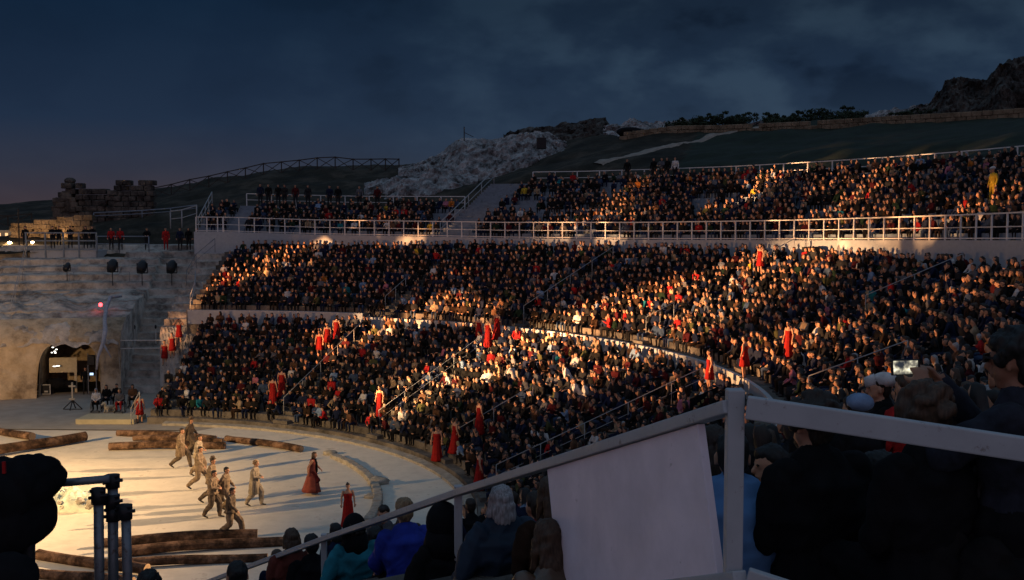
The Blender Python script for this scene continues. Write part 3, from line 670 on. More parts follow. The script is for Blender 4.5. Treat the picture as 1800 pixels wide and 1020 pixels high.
# rock face with the arched passage
def face():
    RF = 29.05; y0, y1 = 97.4, 121; ac, aw, ah = 103.4, 1.85, 3.45   # arch centre angle, half width, crown height
    m = MB(); n = 150; nz = 34
    def arch(ph):
        dx = (ph - ac) * math.pi / 180 * RF; q = abs(dx) / aw
        if q >= 1: return 0
        return 2.2 * (1 - q ** 8) ** .3 + (ah - 2.2) * math.sqrt(max(0, 1 - q * q)) if q < .995 else .3
    top = 4.75; grid = {}
    for i in range(n + 1):
        ph = y0 + (y1 - y0) * i / n; lo = arch(ph)
        for j in range(nz + 1):
            z = lo + (top - lo) * j / nz if lo > 0 else -.2 + (top + .2) * j / nz
            b = .28 * fbm((ph * .3, z * .8, 3), .8, 5) + 22 * max(0, z / top - .68) ** 2
            grid[i, j] = len(m.v); m.v.append(pol(ph, RF + b * .8, z))
    for i in range(n):
        pa, pb = y0 + (y1 - y0) * i / n, y0 + (y1 - y0) * (i + 1) / n
        if (arch(pa) > 0) != (arch(pb) > 0):
            pass
        for j in range(nz): m.f.append((grid[i, j], grid[i + 1, j], grid[i + 1, j + 1], grid[i, j + 1])); m.mi.append(0)
    root = empty('rock_outcrop', pol(ac, RF, 0), label='ochre rock face with an arched passage cut through it at the left', cat='rock face')
    o = Vector(root.location); m.v = [tuple(Vector(v) - o) for v in m.v]
    m.build('face', M_face, root, True)
    # passage lining going back into the hill
    m = MB(); k = 24; depth = 7
    for d in range(0, 9):
        rr_ = RF + .15 + depth * d / 8
        for i in range(k + 1):
            q = -1 + 2 * i / k; q = max(-.999, min(.999, q)); zz = 2.2 * (1 - abs(q) ** 8) ** .3 + (ah - 2.2) * math.sqrt(1 - q * q)
            if i in (0, k): zz = -.1
            ph = ac + q * aw / RF * 180 / math.pi * RF / rr_
            m.v.append(tuple(Vector(pol(ph, rr_ + .1 * fbm((q * 3, d, zz), 1, 3), zz)) - o))
    for d in range(8):
        for i in range(k): b = d * (k + 1) + i; m.f.append((b, b + 1, b + k + 2, b + k + 1)); m.mi.append(0)
    m.f.append(tuple(8 * (k + 1) + i for i in range(k + 1))); m.mi.append(0)
    m.build('passage', M_face, root, True)
face()

# ================================================================== PEOPLE
V = Vector
def chain_mesh(pts, rw, rd, side=V((1, 0, 0)), n=10):
    """closed rounded limb along a polyline with elliptical sections"""
    pts = [V(p) for p in pts]; ring = []
    k = len(pts); T = [(pts[min(i + 1, k - 1)] - pts[max(i - 1, 0)]).normalized() for i in range(k)]
    secs = []
    for e, s in ((0, -1), ):
        secs += [(pts[0] - T[0] * rd[0] * .95, .30, 0), (pts[0] - T[0] * rd[0] * .7, .72, 0)]
    secs += [(pts[i], 1, i) for i in range(k)]
    secs += [(pts[-1] + T[-1] * rd[-1] * .7, .72, k - 1), (pts[-1] + T[-1] * rd[-1] * .95, .30, k - 1)]
    vs = []; fs = []
    for p, sc, i in secs:
        t = T[i]; sd = side - t * side.dot(t)
        if sd.length < .1: sd = V((0, 1, 0)) - t * t.y
        sd.normalize(); u = t.cross(sd)
        for j in range(n):
            a = 2 * math.pi * j / n; vs.append(p + sd * math.cos(a) * rw[i] * sc + u * math.sin(a) * rd[i] * sc)
    m = len(secs)
    for i in range(m - 1):
        for j in range(n): q = (j + 1) % n; fs.append((i * n + j, i * n + q, (i + 1) * n + q, (i + 1) * n + j))
    fs.append(tuple(reversed(range(n)))); fs.append(tuple((m - 1) * n + j for j in range(n)))
    return vs, fs
class Fig:
    """collects rounded limbs, fuses them into one continuous surface"""
    def __init__(s): s.p = []
    def c(s, pts, r, reg, flat=None, side=V((1, 0, 0))):
        rw = list(r) if hasattr(r, '__len__') else [r] * len(pts); rd = [q * (flat or 1) for q in rw]; s.p.append(([V(p) for p in pts], rw, rd, reg, side))
    def fuse(s, voxel, faces=None, smooth=2, name='body'):
        vs = []; fs = []
        for pts, rw, rd, reg, side in s.p:
            a, b = chain_mesh(pts, rw, rd, side); o = len(vs); vs += a; fs += [tuple(o + i for i in f) for f in b]
        me = bpy.data.meshes.new('tmp'); me.from_pydata([tuple(v) for v in vs], [], fs)
        ob = bpy.data.objects.new('tmp', me); COL.objects.link(ob)
        r = ob.modifiers.new('r', 'REMESH'); r.mode = 'VOXEL'; r.voxel_size = voxel
        if smooth: sm = ob.modifiers.new('s', 'SMOOTH'); sm.iterations = smooth; sm.factor = .5
        if faces: dc = ob.modifiers.new('d', 'DECIMATE'); dc.ratio = 1
        dg = bpy.context.evaluated_depsgraph_get(); dg.update()
        if faces:
            nf = len(ob.evaluated_get(dg).data.polygons) * 2
            dc.ratio = min(1, faces / max(1, nf)); dg.update()
        out = bpy.data.meshes.new_from_object(ob.evaluated_get(dg)); out.name = name
        bpy.data.objects.remove(ob); bpy.data.meshes.remove(me)
        # regions: nearest limb
        n = len(out.polygons); ce = np.zeros(n * 3); out.polygons.foreach_get('center', ce); ce = ce.reshape(-1, 3)
        best = np.full(n, 1e9); reg = np.zeros(n, int)
        for pts, rw, rd, rg, side in s.p:
            for i in range(max(1, len(pts) - 1)):
                a = np.array(pts[i]); b = np.array(pts[min(i + 1, len(pts) - 1)]); ab = b - a; L2 = max(1e-9, ab @ ab)
                t = np.clip(((ce - a) @ ab) / L2, 0, 1); d = ce - (a + t[:, None] * ab); sd = np.array(side)
                ra = rw[i] + (rw[min(i + 1, len(rw) - 1)] - rw[i]) * t; rb = rd[i] + (rd[min(i + 1, len(rw) - 1)] - rd[i]) * t
                ds = d @ sd; dr = np.sqrt(np.maximum(0, (d * d).sum(1) - ds * ds)); q = np.sqrt((ds / ra) ** 2 + (dr / rb) ** 2); q = (q - 1) * (ra + rb) / 2
                k = q < best; best[k] = q[k]; reg[k] = rg
        out.polygons.foreach_set('use_smooth', [True] * n)
        return out, reg
SK, TOP, BOT, HR, SH, EY = 0, 1, 2, 3, 4, 5
def hand(f, w, d, up, curl=.5, reg=SK, s=1.0, thumb=1):
    """palm, four bent fingers of different length, thumb from the side of the palm"""
    w = V(w); d = V(d).normalized(); up = V(up); up = (up - d * up.dot(d)).normalized(); sd = d.cross(up)
    f.c([w, w + d * .05 * s, w + d * .085 * s], [.026 * s, .038 * s, .036 * s], reg, .45, side=sd)
    for i, ln in enumerate((.068, .078, .072, .056)):
        o = w + d * .085 * s + sd * (.030 - .020 * i) * s; k = curl
        a = o + (d * math.cos(k) - up * math.sin(k)) * ln * .5 * s; b = a + (d * math.cos(k * 2.2) - up * math.sin(k * 2.2)) * ln * .5 * s
        f.c([o, a, b], [.0095 * s, .009 * s, .0075 * s], reg)
    o = w + d * .03 * s + sd * .035 * s * thumb; a = o + (d * .6 + sd * .7 * thumb - up * .3) * .035 * s; f.c([o, a, a + (d * .9 - up * .5) * .03 * s], [.013 * s, .011 * s, .009 * s], reg)
def head(f, c, yaw=0, pitch=0, s=1.0, hair='short', face=True, bald=False):
    """skull, jaw, nose, ears, brow; hair of the given cut"""
    M = Matrix.Rotation(yaw, 3, 'Z') @ Matrix.Rotation(pitch, 3, 'X'); c = V(c)
    q = lambda x, y, z: c + M @ (V((x, y, z)) * s)
    S = M @ V((1, 0, 0))
    f.c([q(0, -.02, .035), q(0, .012, .035)], [.076 * s, .072 * s], SK, 1.08, side=S)
    f.c([q(0, .015, .0), q(0, .035, -.045), q(0, .045, -.075)], [.068 * s, .058 * s, .036 * s], SK, .9, side=S)
    f.c([q(0, .086, .02), q(0, .106, -.012)], [.010 * s, .016 * s], SK, side=S)
    f.c([q(-.02, .088, -.045), q(.02, .088, -.045)], [.008 * s, .008 * s], SK, .8, side=M @ V((0, 0, 1)))
    for e in (-1, 1):
        f.c([q(e * .076, -.005, .02), q(e * .078, -.008, -.015)], [.014 * s, .011 * s], SK, side=M @ V((0, 1, 0)))
        f.c([q(e * .03, .083, .028), q(e * .032, .084, .028)], [.010 * s, .010 * s], EY)
    if not bald:
        f.c([q(0, -.035, .055), q(0, .0, .075), q(0, .045, .085)], [.083 * s, .080 * s, .050 * s], HR, .95, side=S)
        f.c([q(0, -.055, .06), q(0, -.062, -.01), q(0, -.048, -.055)], [.076 * s, .072 * s, .050 * s], HR, .62, side=S)
    if hair == 'long':
        f.c([q(0, -.07, .0), q(0, -.085, -.10), q(0, -.085, -.20), q(0, -.08, -.27)], [.085 * s, .092 * s, .085 * s, .055 * s], HR, .45, side=S)
        for e in (-1, 1): f.c([q(e * .066, -.01, .06), q(e * .082, -.02, -.03), q(e * .085, .0, -.14)], [.022 * s, .028 * s, .022 * s], HR, side=S)
    if hair == 'bob':
        f.c([q(0, -.06, .0), q(0, -.07, -.09)], [.092 * s, .085 * s], HR, .6, side=S)
        for e in (-1, 1): f.c([q(e * .066, -.01, .06), q(e * .082, -.01, -.06)], [.022 * s, .026 * s], HR, side=S)
    if hair == 'curly':
        for i in range(40):
            a = random.uniform(0, 6.28); e = random.uniform(-.4, 1.5); d = V((math.cos(a) * math.cos(e) * .092, -.02 + math.sin(a) * math.cos(e) * .10, .045 + math.sin(e) * .085))
            if d.y > .05 and d.z < .075: continue
            f.c([q(*d), q(*(d * 1.04))], [.030 * s] * 2, HR)
    if hair == 'bun': f.c([q(0, -.10, .09), q(0, -.12, .10)], [.042 * s] * 2, HR)
def torso(f, pel, ch, nk, sw=.19, bulk=1.0, reg=TOP, pr=None, hipw=.165):
    pel, ch, nk = V(pel), V(ch), V(nk); S = V((1, 0, 0)) if pr is None else V(pr)
    f.c([pel, pel.lerp(ch, .5), ch, ch.lerp(nk, .55), ch.lerp(nk, .82)], [hipw * bulk, (sw - .045) * bulk, sw * .98 * bulk, sw * .95 * bulk, .105 * bulk], reg, .66, side=S)
def limb(f, a, b, c, r, reg, reg2=None):
    a, b, c = V(a), V(b), V(c); f.c([a, a.lerp(b, .5), b], [r[0], r[0] * .93, r[1]], reg); f.c([b, b.lerp(c, .35), c], [r[1], r[1] * 1.02, r[2]], reg if reg2 is None else reg2)
def arms(f, sh, el, wr, reg=TOP, reg2=None, bulk=1.0, curl=.5, hands=True, hd=None):
    for e in (0, 1):
        s_, l_, w_ = V(sh[e]), V(el[e]), V(wr[e]); limb(f, s_, l_, w_, (.056 * bulk, .043 * bulk, .029 * bulk), reg, reg2)
        if hands: d = (w_ - l_).normalized() if hd is None else V(hd[e]); hand(f, w_, d, V((0, 0, 1)) if abs(d.z) < .8 else V((0, 1, 0)), curl, thumb=-1 if e == 0 else 1)
def seated(kind, hair, bulk=1.12, lean=.0, yaw=0):
    """origin: seat surface under the hips, facing +y"""
    f = Fig(); L_ = {'knees': .06, 'elbows': .22, 'crossed': .0, 'chin': .16, 'back': -.06, 'program': .05, 'clap': .04, 'lap': .02}[kind] + lean
    ch = V((0, L_ * .75, .40)); nk = V((0, L_, .62)); hd = nk + V((0, .035 + L_ * .12, .125))
    torso(f, (0, 0, .10), ch, nk, .185, bulk); f.c([nk - V((0, 0, .04)), nk + V((0, .02, .06))], [.054, .048], SK)
    f.c([nk - V((0, .01, .05)), nk + V((0, 0, .01))], [.075, .062], TOP)
    head(f, hd, yaw, -.08, 1.0, hair)
    sh = [nk + V((e * .175, -.01, -.065)) for e in (-1, 1)]
    sp = .12 if kind != 'elbows' else .17
    for e in (-1, 1):
        kn = V((e * sp, .43, .10)); an = V((e * (sp - .01), .40 if kind != 'lap' else .30, -.26)); f.c([V((e * .085, .03, .09)), V((e * (sp * .95), .25, .11)), kn], [.092, .082, .062], BOT); f.c([kn, kn.lerp(an, .4), an], [.060, .056, .040], BOT)
        f.c([an + V((0, -.02, -.03)), an + V((0, .07, -.045)), an + V((0, .14, -.05))], [.040, .042, .034], SH, .8)
    if kind == 'knees': el = [(-.25, L_ + .08, .33), (.25, L_ + .08, .33)]; wr = [(-.15, .33, .19), (.15, .33, .19)]
    elif kind == 'elbows': el = [(-.19, .36, .22), (.19, .36, .22)]; wr = [(-.03, .46, .30), (.03, .46, .30)]
    elif kind == 'crossed': el = [(-.25, .10, .33), (.25, .10, .33)]; wr = [(.08, .20, .34), (-.08, .22, .30)]
    elif kind == 'chin': el = [(-.17, .34, .24), (.20, .30, .22)]; wr = [(.05, .36, .20), (.05, L_ + .14, .58)]
    elif kind == 'back': el = [(-.30, -.10, .30), (.30, -.10, .30)]; wr = [(-.24, .08, .16), (.24, .08, .16)]
    elif kind == 'program': el = [(-.22, .12, .32), (.22, .12, .32)]; wr = [(-.09, .34, .32), (.09, .34, .32)]
    elif kind == 'clap': el = [(-.24, .10, .34), (.24, .10, .34)]; wr = [(-.04, .30, .46), (.04, .30, .46)]
    else: el = [(-.23, .06, .30), (.23, .06, .30)]; wr = [(-.05, .22, .20), (.05, .22, .20)]
    arms(f, sh, el, wr, bulk=bulk)
    return f
def standing(kind='idle', hair='short', bulk=1.05, treg=TOP, areg=None, breg=BOT, baggy=1.0, ph=0.0, yaw=0, pitch=0, h=1.0, skirt=False):
    """origin: ground between the feet, facing +y"""
    f = Fig(); ln = 0.0
    if kind.startswith('walk'): ln = .05
    nk = V((0, ln, 1.46)); hd = nk + V((0, .03, .135)); torso(f, (0, -.0, .96), (0, ln * .7, 1.24), nk, .18, bulk, treg)
    f.c([nk - V((0, 0, .05)), nk + V((0, .02, .06))], [.054, .048], SK); head(f, hd, yaw, pitch, 1.0, hair)
    if treg == TOP and not skirt: f.c([nk - V((0, .01, .06)), nk + V((0, 0, .0))], [.078, .062], TOP)
    sh = [nk + V((e * .175, -.01, -.07)) for e in (-1, 1)]
    if kind == 'walk': leg = [((-.09, .33, .56), (-.09, .40, .10), .1), ((.09, .02, .52), (.09, -.42, .17), -.5)]; el = [(-.24, -.16, 1.16), (.24, .12, 1.16)]; wr = [(-.24, -.16, .92), (.23, .32, 1.00)]
    elif kind == 'walk2': leg = [((-.09, .12, .54), (-.09, .0, .10), 0), ((.09, .26, .62), (.09, -.06, .28), -.4)]; el = [(-.23, .08, 1.17), (.23, -.12, 1.15)]; wr = [(-.2, .26, 1.0), (.24, -.12, .92)]
    elif kind == 'walk3': leg = [((-.09, .22, .55), (-.1, .22, .10), .0), ((.09, .0, .53), (.09, -.30, .14), -.35)]; el = [(-.23, .04, 1.15), (.23, .02, 1.15)]; wr = [(-.06, .24, 1.12), (.06, .24, 1.10)]
    elif kind == 'lean': leg = [((-.1, .05, .52), (-.12, .0, .09), 0), ((.1, .08, .52), (.12, -.02, .09), 0)]; el = [(-.27, .20, 1.18), (.27, .20, 1.18)]; wr = [(-.12, .42, 1.14), (.12, .42, 1.14)]
    elif kind == 'phone_': leg = [((-.1, .03, .52), (-.12, .0, .09), 0), ((.1, .03, .52), (.12, -.02, .09), 0)]; el = [(-.26, .20, 1.20), (.26, .20, 1.20)]; wr = [(-.1, .40, 1.46), (.1, .40, 1.46)]
    elif kind == 'phone': leg = [((-.1, .03, .52), (-.12, .0, .09), 0), ((.1, .03, .52), (.12, -.02, .09), 0)]; el = [(-.25, .22, 1.22), (.25, .22, 1.22)]; wr = [(-.09, .36, 1.47), (.09, .36, 1.47)]
    elif kind == 'raise': leg = [((-.1, .03, .52), (-.12, .0, .09), 0), ((.1, .03, .52), (.12, -.02, .09), 0)]; el = [(-.33, .12, 1.36), (.33, .12, 1.36)]; wr = [(-.14, .12, 1.62), (.14, .12, 1.62)]
    else: leg = [((-.1, .03, .52), (-.11, -.01, .09), 0), ((.1, .05, .52), (.12, .02, .09), 0)]; el = [(-.24, -.02, 1.16), (.24, -.02, 1.16)]; wr = [(-.25, .06, .92), (.25, .06, .92)]
    for e, (kn, an, tl) in zip((-1, 1), leg):
        kn, an = V(kn), V(an); f.c([V((e * .09, 0, .95)), V((e * .09, 0, .93)).lerp(kn, .5), kn], [.100 * bulk, .084 * baggy, .060 * baggy ** 1.6], breg); f.c([kn, kn.lerp(an, .38), an], [.058 * baggy ** 1.6, .055 * baggy ** 1.8, .037 * baggy ** 1.5], breg)
        d = V((0, math.cos(tl), math.sin(tl) if tl else 0)); f.c([an + V((0, -.02, -.04)), an + V((0, .0, -.05)) + d * .08, an + V((0, .0, -.055)) + d * .16], [.036, .040, .032], SH, .8)
    arms(f, sh, el, wr, reg=TOP if areg is None else areg, bulk=bulk)
    return f
def lathe(prof, n=36, fold=0, nf=9, seed=0):
    """prof: (z, rx, ry, yoff); cloth with hanging folds"""
    m = MB(); rnd = random.Random(seed); phs = [rnd.uniform(0, 6.28) for _ in range(3)]
    k = len(prof)
    for i, (z, rx, ry, yo) in enumerate(prof):
        amp = fold * i / max(1, k - 1)
        for j in range(n):
            a = 2 * math.pi * j / n; q = 1 + amp * (.6 * math.sin(nf * a + phs[0]) + .4 * math.sin((nf * 1.7) // 1 * a + phs[1]))
            m.v.append((math.cos(a) * rx * q, yo + math.sin(a) * ry * q, z))
    for i in range(k - 1):
        for j in range(n): q = (j + 1) % n; m.f.append((i * n + q, i * n + j, (i + 1) * n + j, (i + 1) * n + q)); m.mi.append(0)
    m.f.append(tuple(range(n))); m.mi.append(0); m.f.append(tuple((k - 1) * n + j for j in reversed(range(n)))); m.mi.append(0)
    return m
def split_mesh(me, reg, keep):
    """faces of the given regions as a mesh of their own"""
    n = len(me.vertices); co = np.zeros(n * 3, np.float32); me.vertices.foreach_get('co', co); co = co.reshape(-1, 3)
    fs = [tuple(p.vertices) for p, r in zip(me.polygons, reg) if r in keep]; ids = sorted({i for f in fs for i in f}); mp = {i: k for k, i in enumerate(ids)}
    o = bpy.data.meshes.new('hair'); o.from_pydata([tuple(map(float, co[i])) for i in ids], [], [tuple(mp[i] for i in f) for f in fs])
    o.polygons.foreach_set('use_smooth', [True] * len(o.polygons)); return o
FIGS = {}
def vdata(me):
    n = len(me.vertices); co = np.zeros(n * 3); me.vertices.foreach_get('co', co); no = np.zeros(n * 3); me.vertices.foreach_get('normal', no); return co.reshape(-1, 3), no.reshape(-1, 3)
def crease(me, reg, amp):
    co, no = vdata(me); rv = np.zeros(len(co), int)
    for p, r in zip(me.polygons, reg):
        for v in p.vertices: rv[v] = r
    for i in np.nonzero((rv == TOP) | (rv == BOT))[0]:
        q = Vector(co[i]) * 5.5; q = Vector((q.x + .6 * noise.noise(q * .7), q.y, q.z * .75 + 1.2 * noise.noise(q * .5)))
        co[i] += no[i] * amp * (1 - 2 * abs(noise.noise(q)) - .5 * abs(noise.noise(q * 2.3)))
    me.vertices.foreach_set('co', co.ravel()); me.update()
def strands(me, amp):
    co, no = vdata(me)
    for i, c in enumerate(co):
        q = Vector((c[0] * 75, c[1] * 75, c[2] * 9)); co[i] += no[i] * amp * (noise.noise(q) + .7 * noise.noise(Vector(c) * 22))
    me.vertices.foreach_set('co', co.ravel()); me.update()
def figmesh(key, maker, voxel=.014, faces=None, smooth=1):
    """body mesh (slots: skin, top, bottom, shoes, eyes) and the hair as a second mesh"""
    if key in FIGS: return FIGS[key]
    f = maker(); fb = Fig(); fb.p = [p for p in f.p if p[3] != HR]; fh = Fig(); fh.p = [p for p in f.p if p[3] == HR]
    me, reg = fb.fuse(voxel, faces, smooth); slot = {SK: 0, TOP: 1, BOT: 2, SH: 3, EY: 4}
    if key.startswith(('fg', 'phone')): crease(me, reg, .020)
    if key.startswith('act'): crease(me, reg, .022)
    for i in range(5): me.materials.append(M_skin[0])
    me.polygons.foreach_set('material_index', [slot[int(r)] for r in reg])
    hm = None
    if fh.p: hm, _ = fh.fuse(voxel, None if faces is None else faces // 4, smooth, 'hair'); hm.materials.append(M_hair[0])
    if hm and key.startswith(('fg', 'phone')): strands(hm, .010)
    FIGS[key] = (me, hm); return FIGS[key]
def slots(o, mats):
    for s_, m_ in zip(o.material_slots, mats): s_.link = 'OBJECT'; s_.material = m_
def person(key, maker, loc, rz, label, skin=0, top=None, bot=None, hair=1, group=None, voxel=.014, faces=None, scale=1.0, smooth=1, cat='person'):
    me, hm = figmesh(key, maker, voxel, faces, smooth); o = bpy.data.objects.new('person', me); COL.objects.link(o)
    o.location = loc; o.rotation_euler = (0, 0, rz); o.scale = (scale,) * 3
    slots(o, [M_skin[skin], top or M_cloth[0], bot or M_cloth[2], M_shoe, M_eye])
    if hm:
        h = bpy.data.objects.new('hair', hm); COL.objects.link(h); h.parent = o; slots(h, [M_hair[hair]])
    tag(o, label, cat, group); return o
def attach(o, mb, name, mt, smooth=True):
    return mb.build(name, mt, o, smooth)
def subdivided(me, amp):
    return me
def face_to(p, tgt): return math.atan2(-(tgt[0] - p[0]), tgt[1] - p[1])

# ---- women of the chorus in red
def skirt_short(s): return lathe([(1.325, .13, .095, .015), (1.315, .172, .120, .01), (1.22, .168, .128, .01), (1.08, .148, .118, 0), (.98, .172, .14, 0), (.80, .20, .17, 0), (.62, .225, .19, 0), (.50, .235, .20, 0)], fold=.07, nf=8, seed=s)
def skirt_long(s): return lathe([(1.325, .13, .095, .015), (1.315, .172, .120, .01), (1.22, .168, .128, .01), (1.08, .148, .118, 0), (.96, .176, .145, 0), (.70, .195, .175, -.01), (.40, .225, .21, -.03), (.15, .265, .27, -.05), (.03, .29, .30, -.06)], fold=.10, nf=9, seed=s)
CHOR = 'women of the chorus in red dresses'
def red(x, y, rz, long_, label, hair=1, pose='idle', hcut='bun', px=None, scale=1.0, p=None):
    p = drop(x, y) if p is None else p
    key = 'red_%s_%s' % (pose, hcut)
    o = person(key, lambda: standing(pose, hcut, .92, SK, SK, SK, skirt=True), p, rz, label, skin=0, top=M_reddress, hair=hair, group=CHOR, scale=scale)
    d = lathe_cache(long_, int(abs(x)) % 3); ob = bpy.data.objects.new('dress', d); COL.objects.link(ob); ob.parent = o
    return o
_lc = {}
def lathe_cache(lg, s):
    if (lg, s) not in _lc: _lc[lg, s] = (skirt_long if lg else skirt_short)(s).mesh('dress', M_reddress, True)
    return _lc[lg, s]
CEN = (-16, 40)
custom = []   # places taken by the people built one by one
def R(x, y, lg, lb, away=False, pose='idle', turn=0, **k):
    k.setdefault('scale', .93); p = drop(x, y); a = face_to(p, CEN) + (math.pi if away else 0) + turn
    o = red(x, y, a, lg, lb, pose=pose, p=p, **k); custom.append(p.copy()); return o
R(246, 744, False, 'woman in a short red dress seen from behind at the foot of the left stairs', True)
R(290, 649, False, 'lowest of three women in red dresses on the stairs by the bare rock')
R(303, 630, False, 'brightly lit middle one of three women in red on the left stairs')
R(315, 606, False, 'topmost of three women in red on the left stairs, hands at her face', pose='raise')
R(480, 716, True, 'left one of two dim women in red low on the second aisle', True)
R(496, 708, True, 'right one of two dim women in red low on the second aisle', True)
R(562, 630, False, 'woman in a darker red dress just left of the brightly lit red one')
R(576, 622, False, 'brightly lit woman in red beside a darker red dress at the aisle top')
R(592, 603, True, 'woman in red with her back turned at the head of the second aisle', True)
R(668, 733, True, 'golden lit woman in red alone by a handrail in the lower rows')
R(842, 606, False, 'left one of three women in red below the third upper stairs', True)
R(858, 612, True, 'middle one of three women in red below the third upper stairs', True)
R(874, 604, True, 'right one of three women in red below the third upper stairs', True)
R(768, 820, True, 'woman in a long red gown walking on the outer ring of the orchestra', turn=.9)
R(800, 797, True, 'woman in red standing on the kerb behind the long red gown', True)
R(843, 765, True, 'dim woman in red inside the lower rows right of the short handrail', True)
R(843, 862, True, 'woman in red stepping out just above the sloping foreground rail', True)
R(1247, 700, False, 'lit woman in red beside the dark banner in the lower rows')
R(1308, 690, False, 'tall lit woman in red standing before the low wall right of centre', turn=-.6)
R(1336, 490, False, 'woman in red standing high in the middle rows below the white railing')
R(1386, 640, True, 'woman in red standing in the middle rows above the low wall', turn=.5)
R(612, 927, True, 'woman in a red gown on the stage next to the curved stone border', turn=2.0)

# ---- actors walking across the stage
ACT = 'actors in ragged clothes walking across the stage'
def coat(s, lo=.75, w_=1.0): return lathe([(1.47, .07, .06, .02), (1.42, .17 * w_, .10, .02), (1.30, .205 * w_, .15, .02), (1.10, .19 * w_, .15, .01), (.95, .20 * w_, .17, 0), (lo, .235 * w_, .21, 0), (lo - .03, .20 * w_, .18, 0)], fold=.16, nf=7, seed=s)
def robe(s): return lathe([(1.47, .07, .06, .02), (1.42, .165, .10, .02), (1.30, .19, .14, .02), (1.08, .165, .14, .01), (.95, .19, .17, 0), (.6, .22, .25, -.03), (.30, .25, .33, -.05), (.12, .27, .38, -.06)], fold=.09, nf=8, seed=s)
def actor(x, y, pose, label, top, bot, hair=1, coatlen=.78, cm=None, hcut='short', skin=1, scale=1.03, rz=-math.pi / 2 - .12, hat=False):
    p = atz(x, y, 0); p.z = .03; o = person('act_%s_%s' % (pose, hcut), lambda: standing(pose, hcut, 1.15, baggy=1.35), p, rz, label, skin=skin, top=top, bot=bot, hair=hair, group=ACT, scale=scale)
    if coatlen: attach(o, coat(int(x), coatlen, 1.05), 'coat', cm or top)
    if hat: m = MB(); m.tube([(0, .08, 1.69), (0, .075, 1.80)], [.10, .075], 12); m.tube([(0, .08, 1.685), (0, .08, 1.70)], [.135, .13], 14); attach(o, m, 'hat', M_rag2)
    return o
actor(334, 803, 'walk2', 'rearmost actor in dark rags and a peaked cap behind the long log', M_rag2, M_rag2, hat=True)
actor(318, 824, 'walk', 'actor in a wide pale ragged cloak at the back of the walking group', M_rag, M_rag2, coatlen=.55)
actor(349, 838, 'walk3', 'actor in a pale shirt walking in the middle of the group with his face lit', M_ragl, M_rag, hcut='short')
actor(350, 862, 'walk', 'actor in loose linen stepping with a long stride near the group centre', M_rag, M_rag, hair=0)
actor(372, 886, 'walk', 'actor in a worn peaked cap striding behind the dark-haired one', M_rag, M_rag2, hat=True)
actor(374, 912, 'walk3', 'dark-haired actor in brown trousers with hands before his chest', M_rag, M_rag2, hair=0, coatlen=.9)
actor(396, 905, 'walk2', 'dark-haired actor half hidden behind the nearest walking one', M_rag, M_rag, hair=0)
actor(406, 948, 'walk', 'nearest actor, dark beard and grey waistcoat, stepping over the log', M_rag2, M_rag, hair=0, coatlen=.9)
actor(448, 891, 'walk3', 'grey-haired elderly actor in a long pale coat walking alone', M_ragl, M_ragl, hair=3, coatlen=.5, hcut='curly', skin=0)
p = atz(550, 871, 0); p.z = .03
o = person('actress', lambda: standing('walk2', 'bob', .95, TOP, SK, BOT), p, -math.pi / 2 - .1, 'actress in a long dark red robe and black scarf leading the group', skin=0, top=M_cloth[5], bot=M_cloth[6], hair=2, group=ACT)
attach(o, robe(3), 'robe', mat('dark_red_robe', (.20, .045, .032), .9, .03, 11, .25, 8)); m = MB(); m.tube([(.02, .10, 1.46), (.03, .17, 1.25), (.02, .17, .95), (.02, .16, .78)], [.06, .05, .05, .04], 10); m.tube([(-.09, 0, 1.47), (0, .07, 1.44), (.09, 0, 1.47)], .045, 8); attach(o, m, 'scarf', M_cloth[0])

# ---- standing people around the upper left platform
def stand(x, y, label, top=0, bot=2, hair=0, pose='idle', hcut='short', z=None, away=False, turn=0, skin=0, p=None, group=None, r=None):
    if p is None: p = drop(x, y)
    o = person('st_%s_%s' % (pose, hcut), lambda: standing(pose, hcut, 1.12), p, face_to(p, CEN) + (math.pi if away else 0) + turn, label, skin=skin, top=M_cloth[top], bot=M_cloth[bot], hair=hair, group=group)
    custom.append(V(p)); return o
G1 = 'people standing on the platform above the bare rock'
for x, y, d, lb, kw in [(45, 437, 84, 'silhouetted person in black at the left end of the platform railing', dict()), (93, 437, 84, 'person in black with pale sleeves beside the platform railing', dict(hcut='bob', pose='lean')),
        (104, 436, 85, 'person in black just behind the one with pale sleeves', dict(hcut='short')), (124, 437, 84, 'person in black holding the middle of the platform railing', dict(pose='lean')), (151, 437, 84, 'person in black with a small white badge by the platform railing', dict(hcut='long')),
        (163, 436, 85, 'dark figure nearly hidden at the right end of the platform railing', dict(hcut='short')),
        (196, 440, 83, 'left one of two people in red jackets above the rock steps', dict(top=12)), (212, 440, 83, 'right one of two people in red jackets above the rock steps', dict(top=12, hcut='bob')),
        (259, 441, 83, 'person in a black top standing wide between the red jackets', dict(pose='lean')), (292, 440, 83, 'person in a red uniform with reflective stripes above the rock steps', dict(top=12, bot=12)),
        (317, 441, 83, 'person in a long dark coat left of the audience corner', dict(top=4)), (332, 441, 83, 'person in black beside the long dark coat', dict(hcut='bob')), (348, 441, 83, 'person in dark brown near the audience corner', dict(top=5, hcut='long')),
        (367, 441, 82, 'person in a white shirt standing at the corner of the audience', dict(top=11)), (358, 440, 83.5, 'dark haired person half behind the white shirt', dict(top=2)), (377, 440, 83, 'person in charcoal right of the white shirt', dict(top=2))]:
    p = at(x, y, d); kw = dict(dict(top=0), **kw); ph_, r_ = topol(p.x, p.y); p.z = max(p.z, 8.6) if True else p.z
    stand(x, y, lb, p=V((p.x, p.y, p.z)), group=G1, **kw)
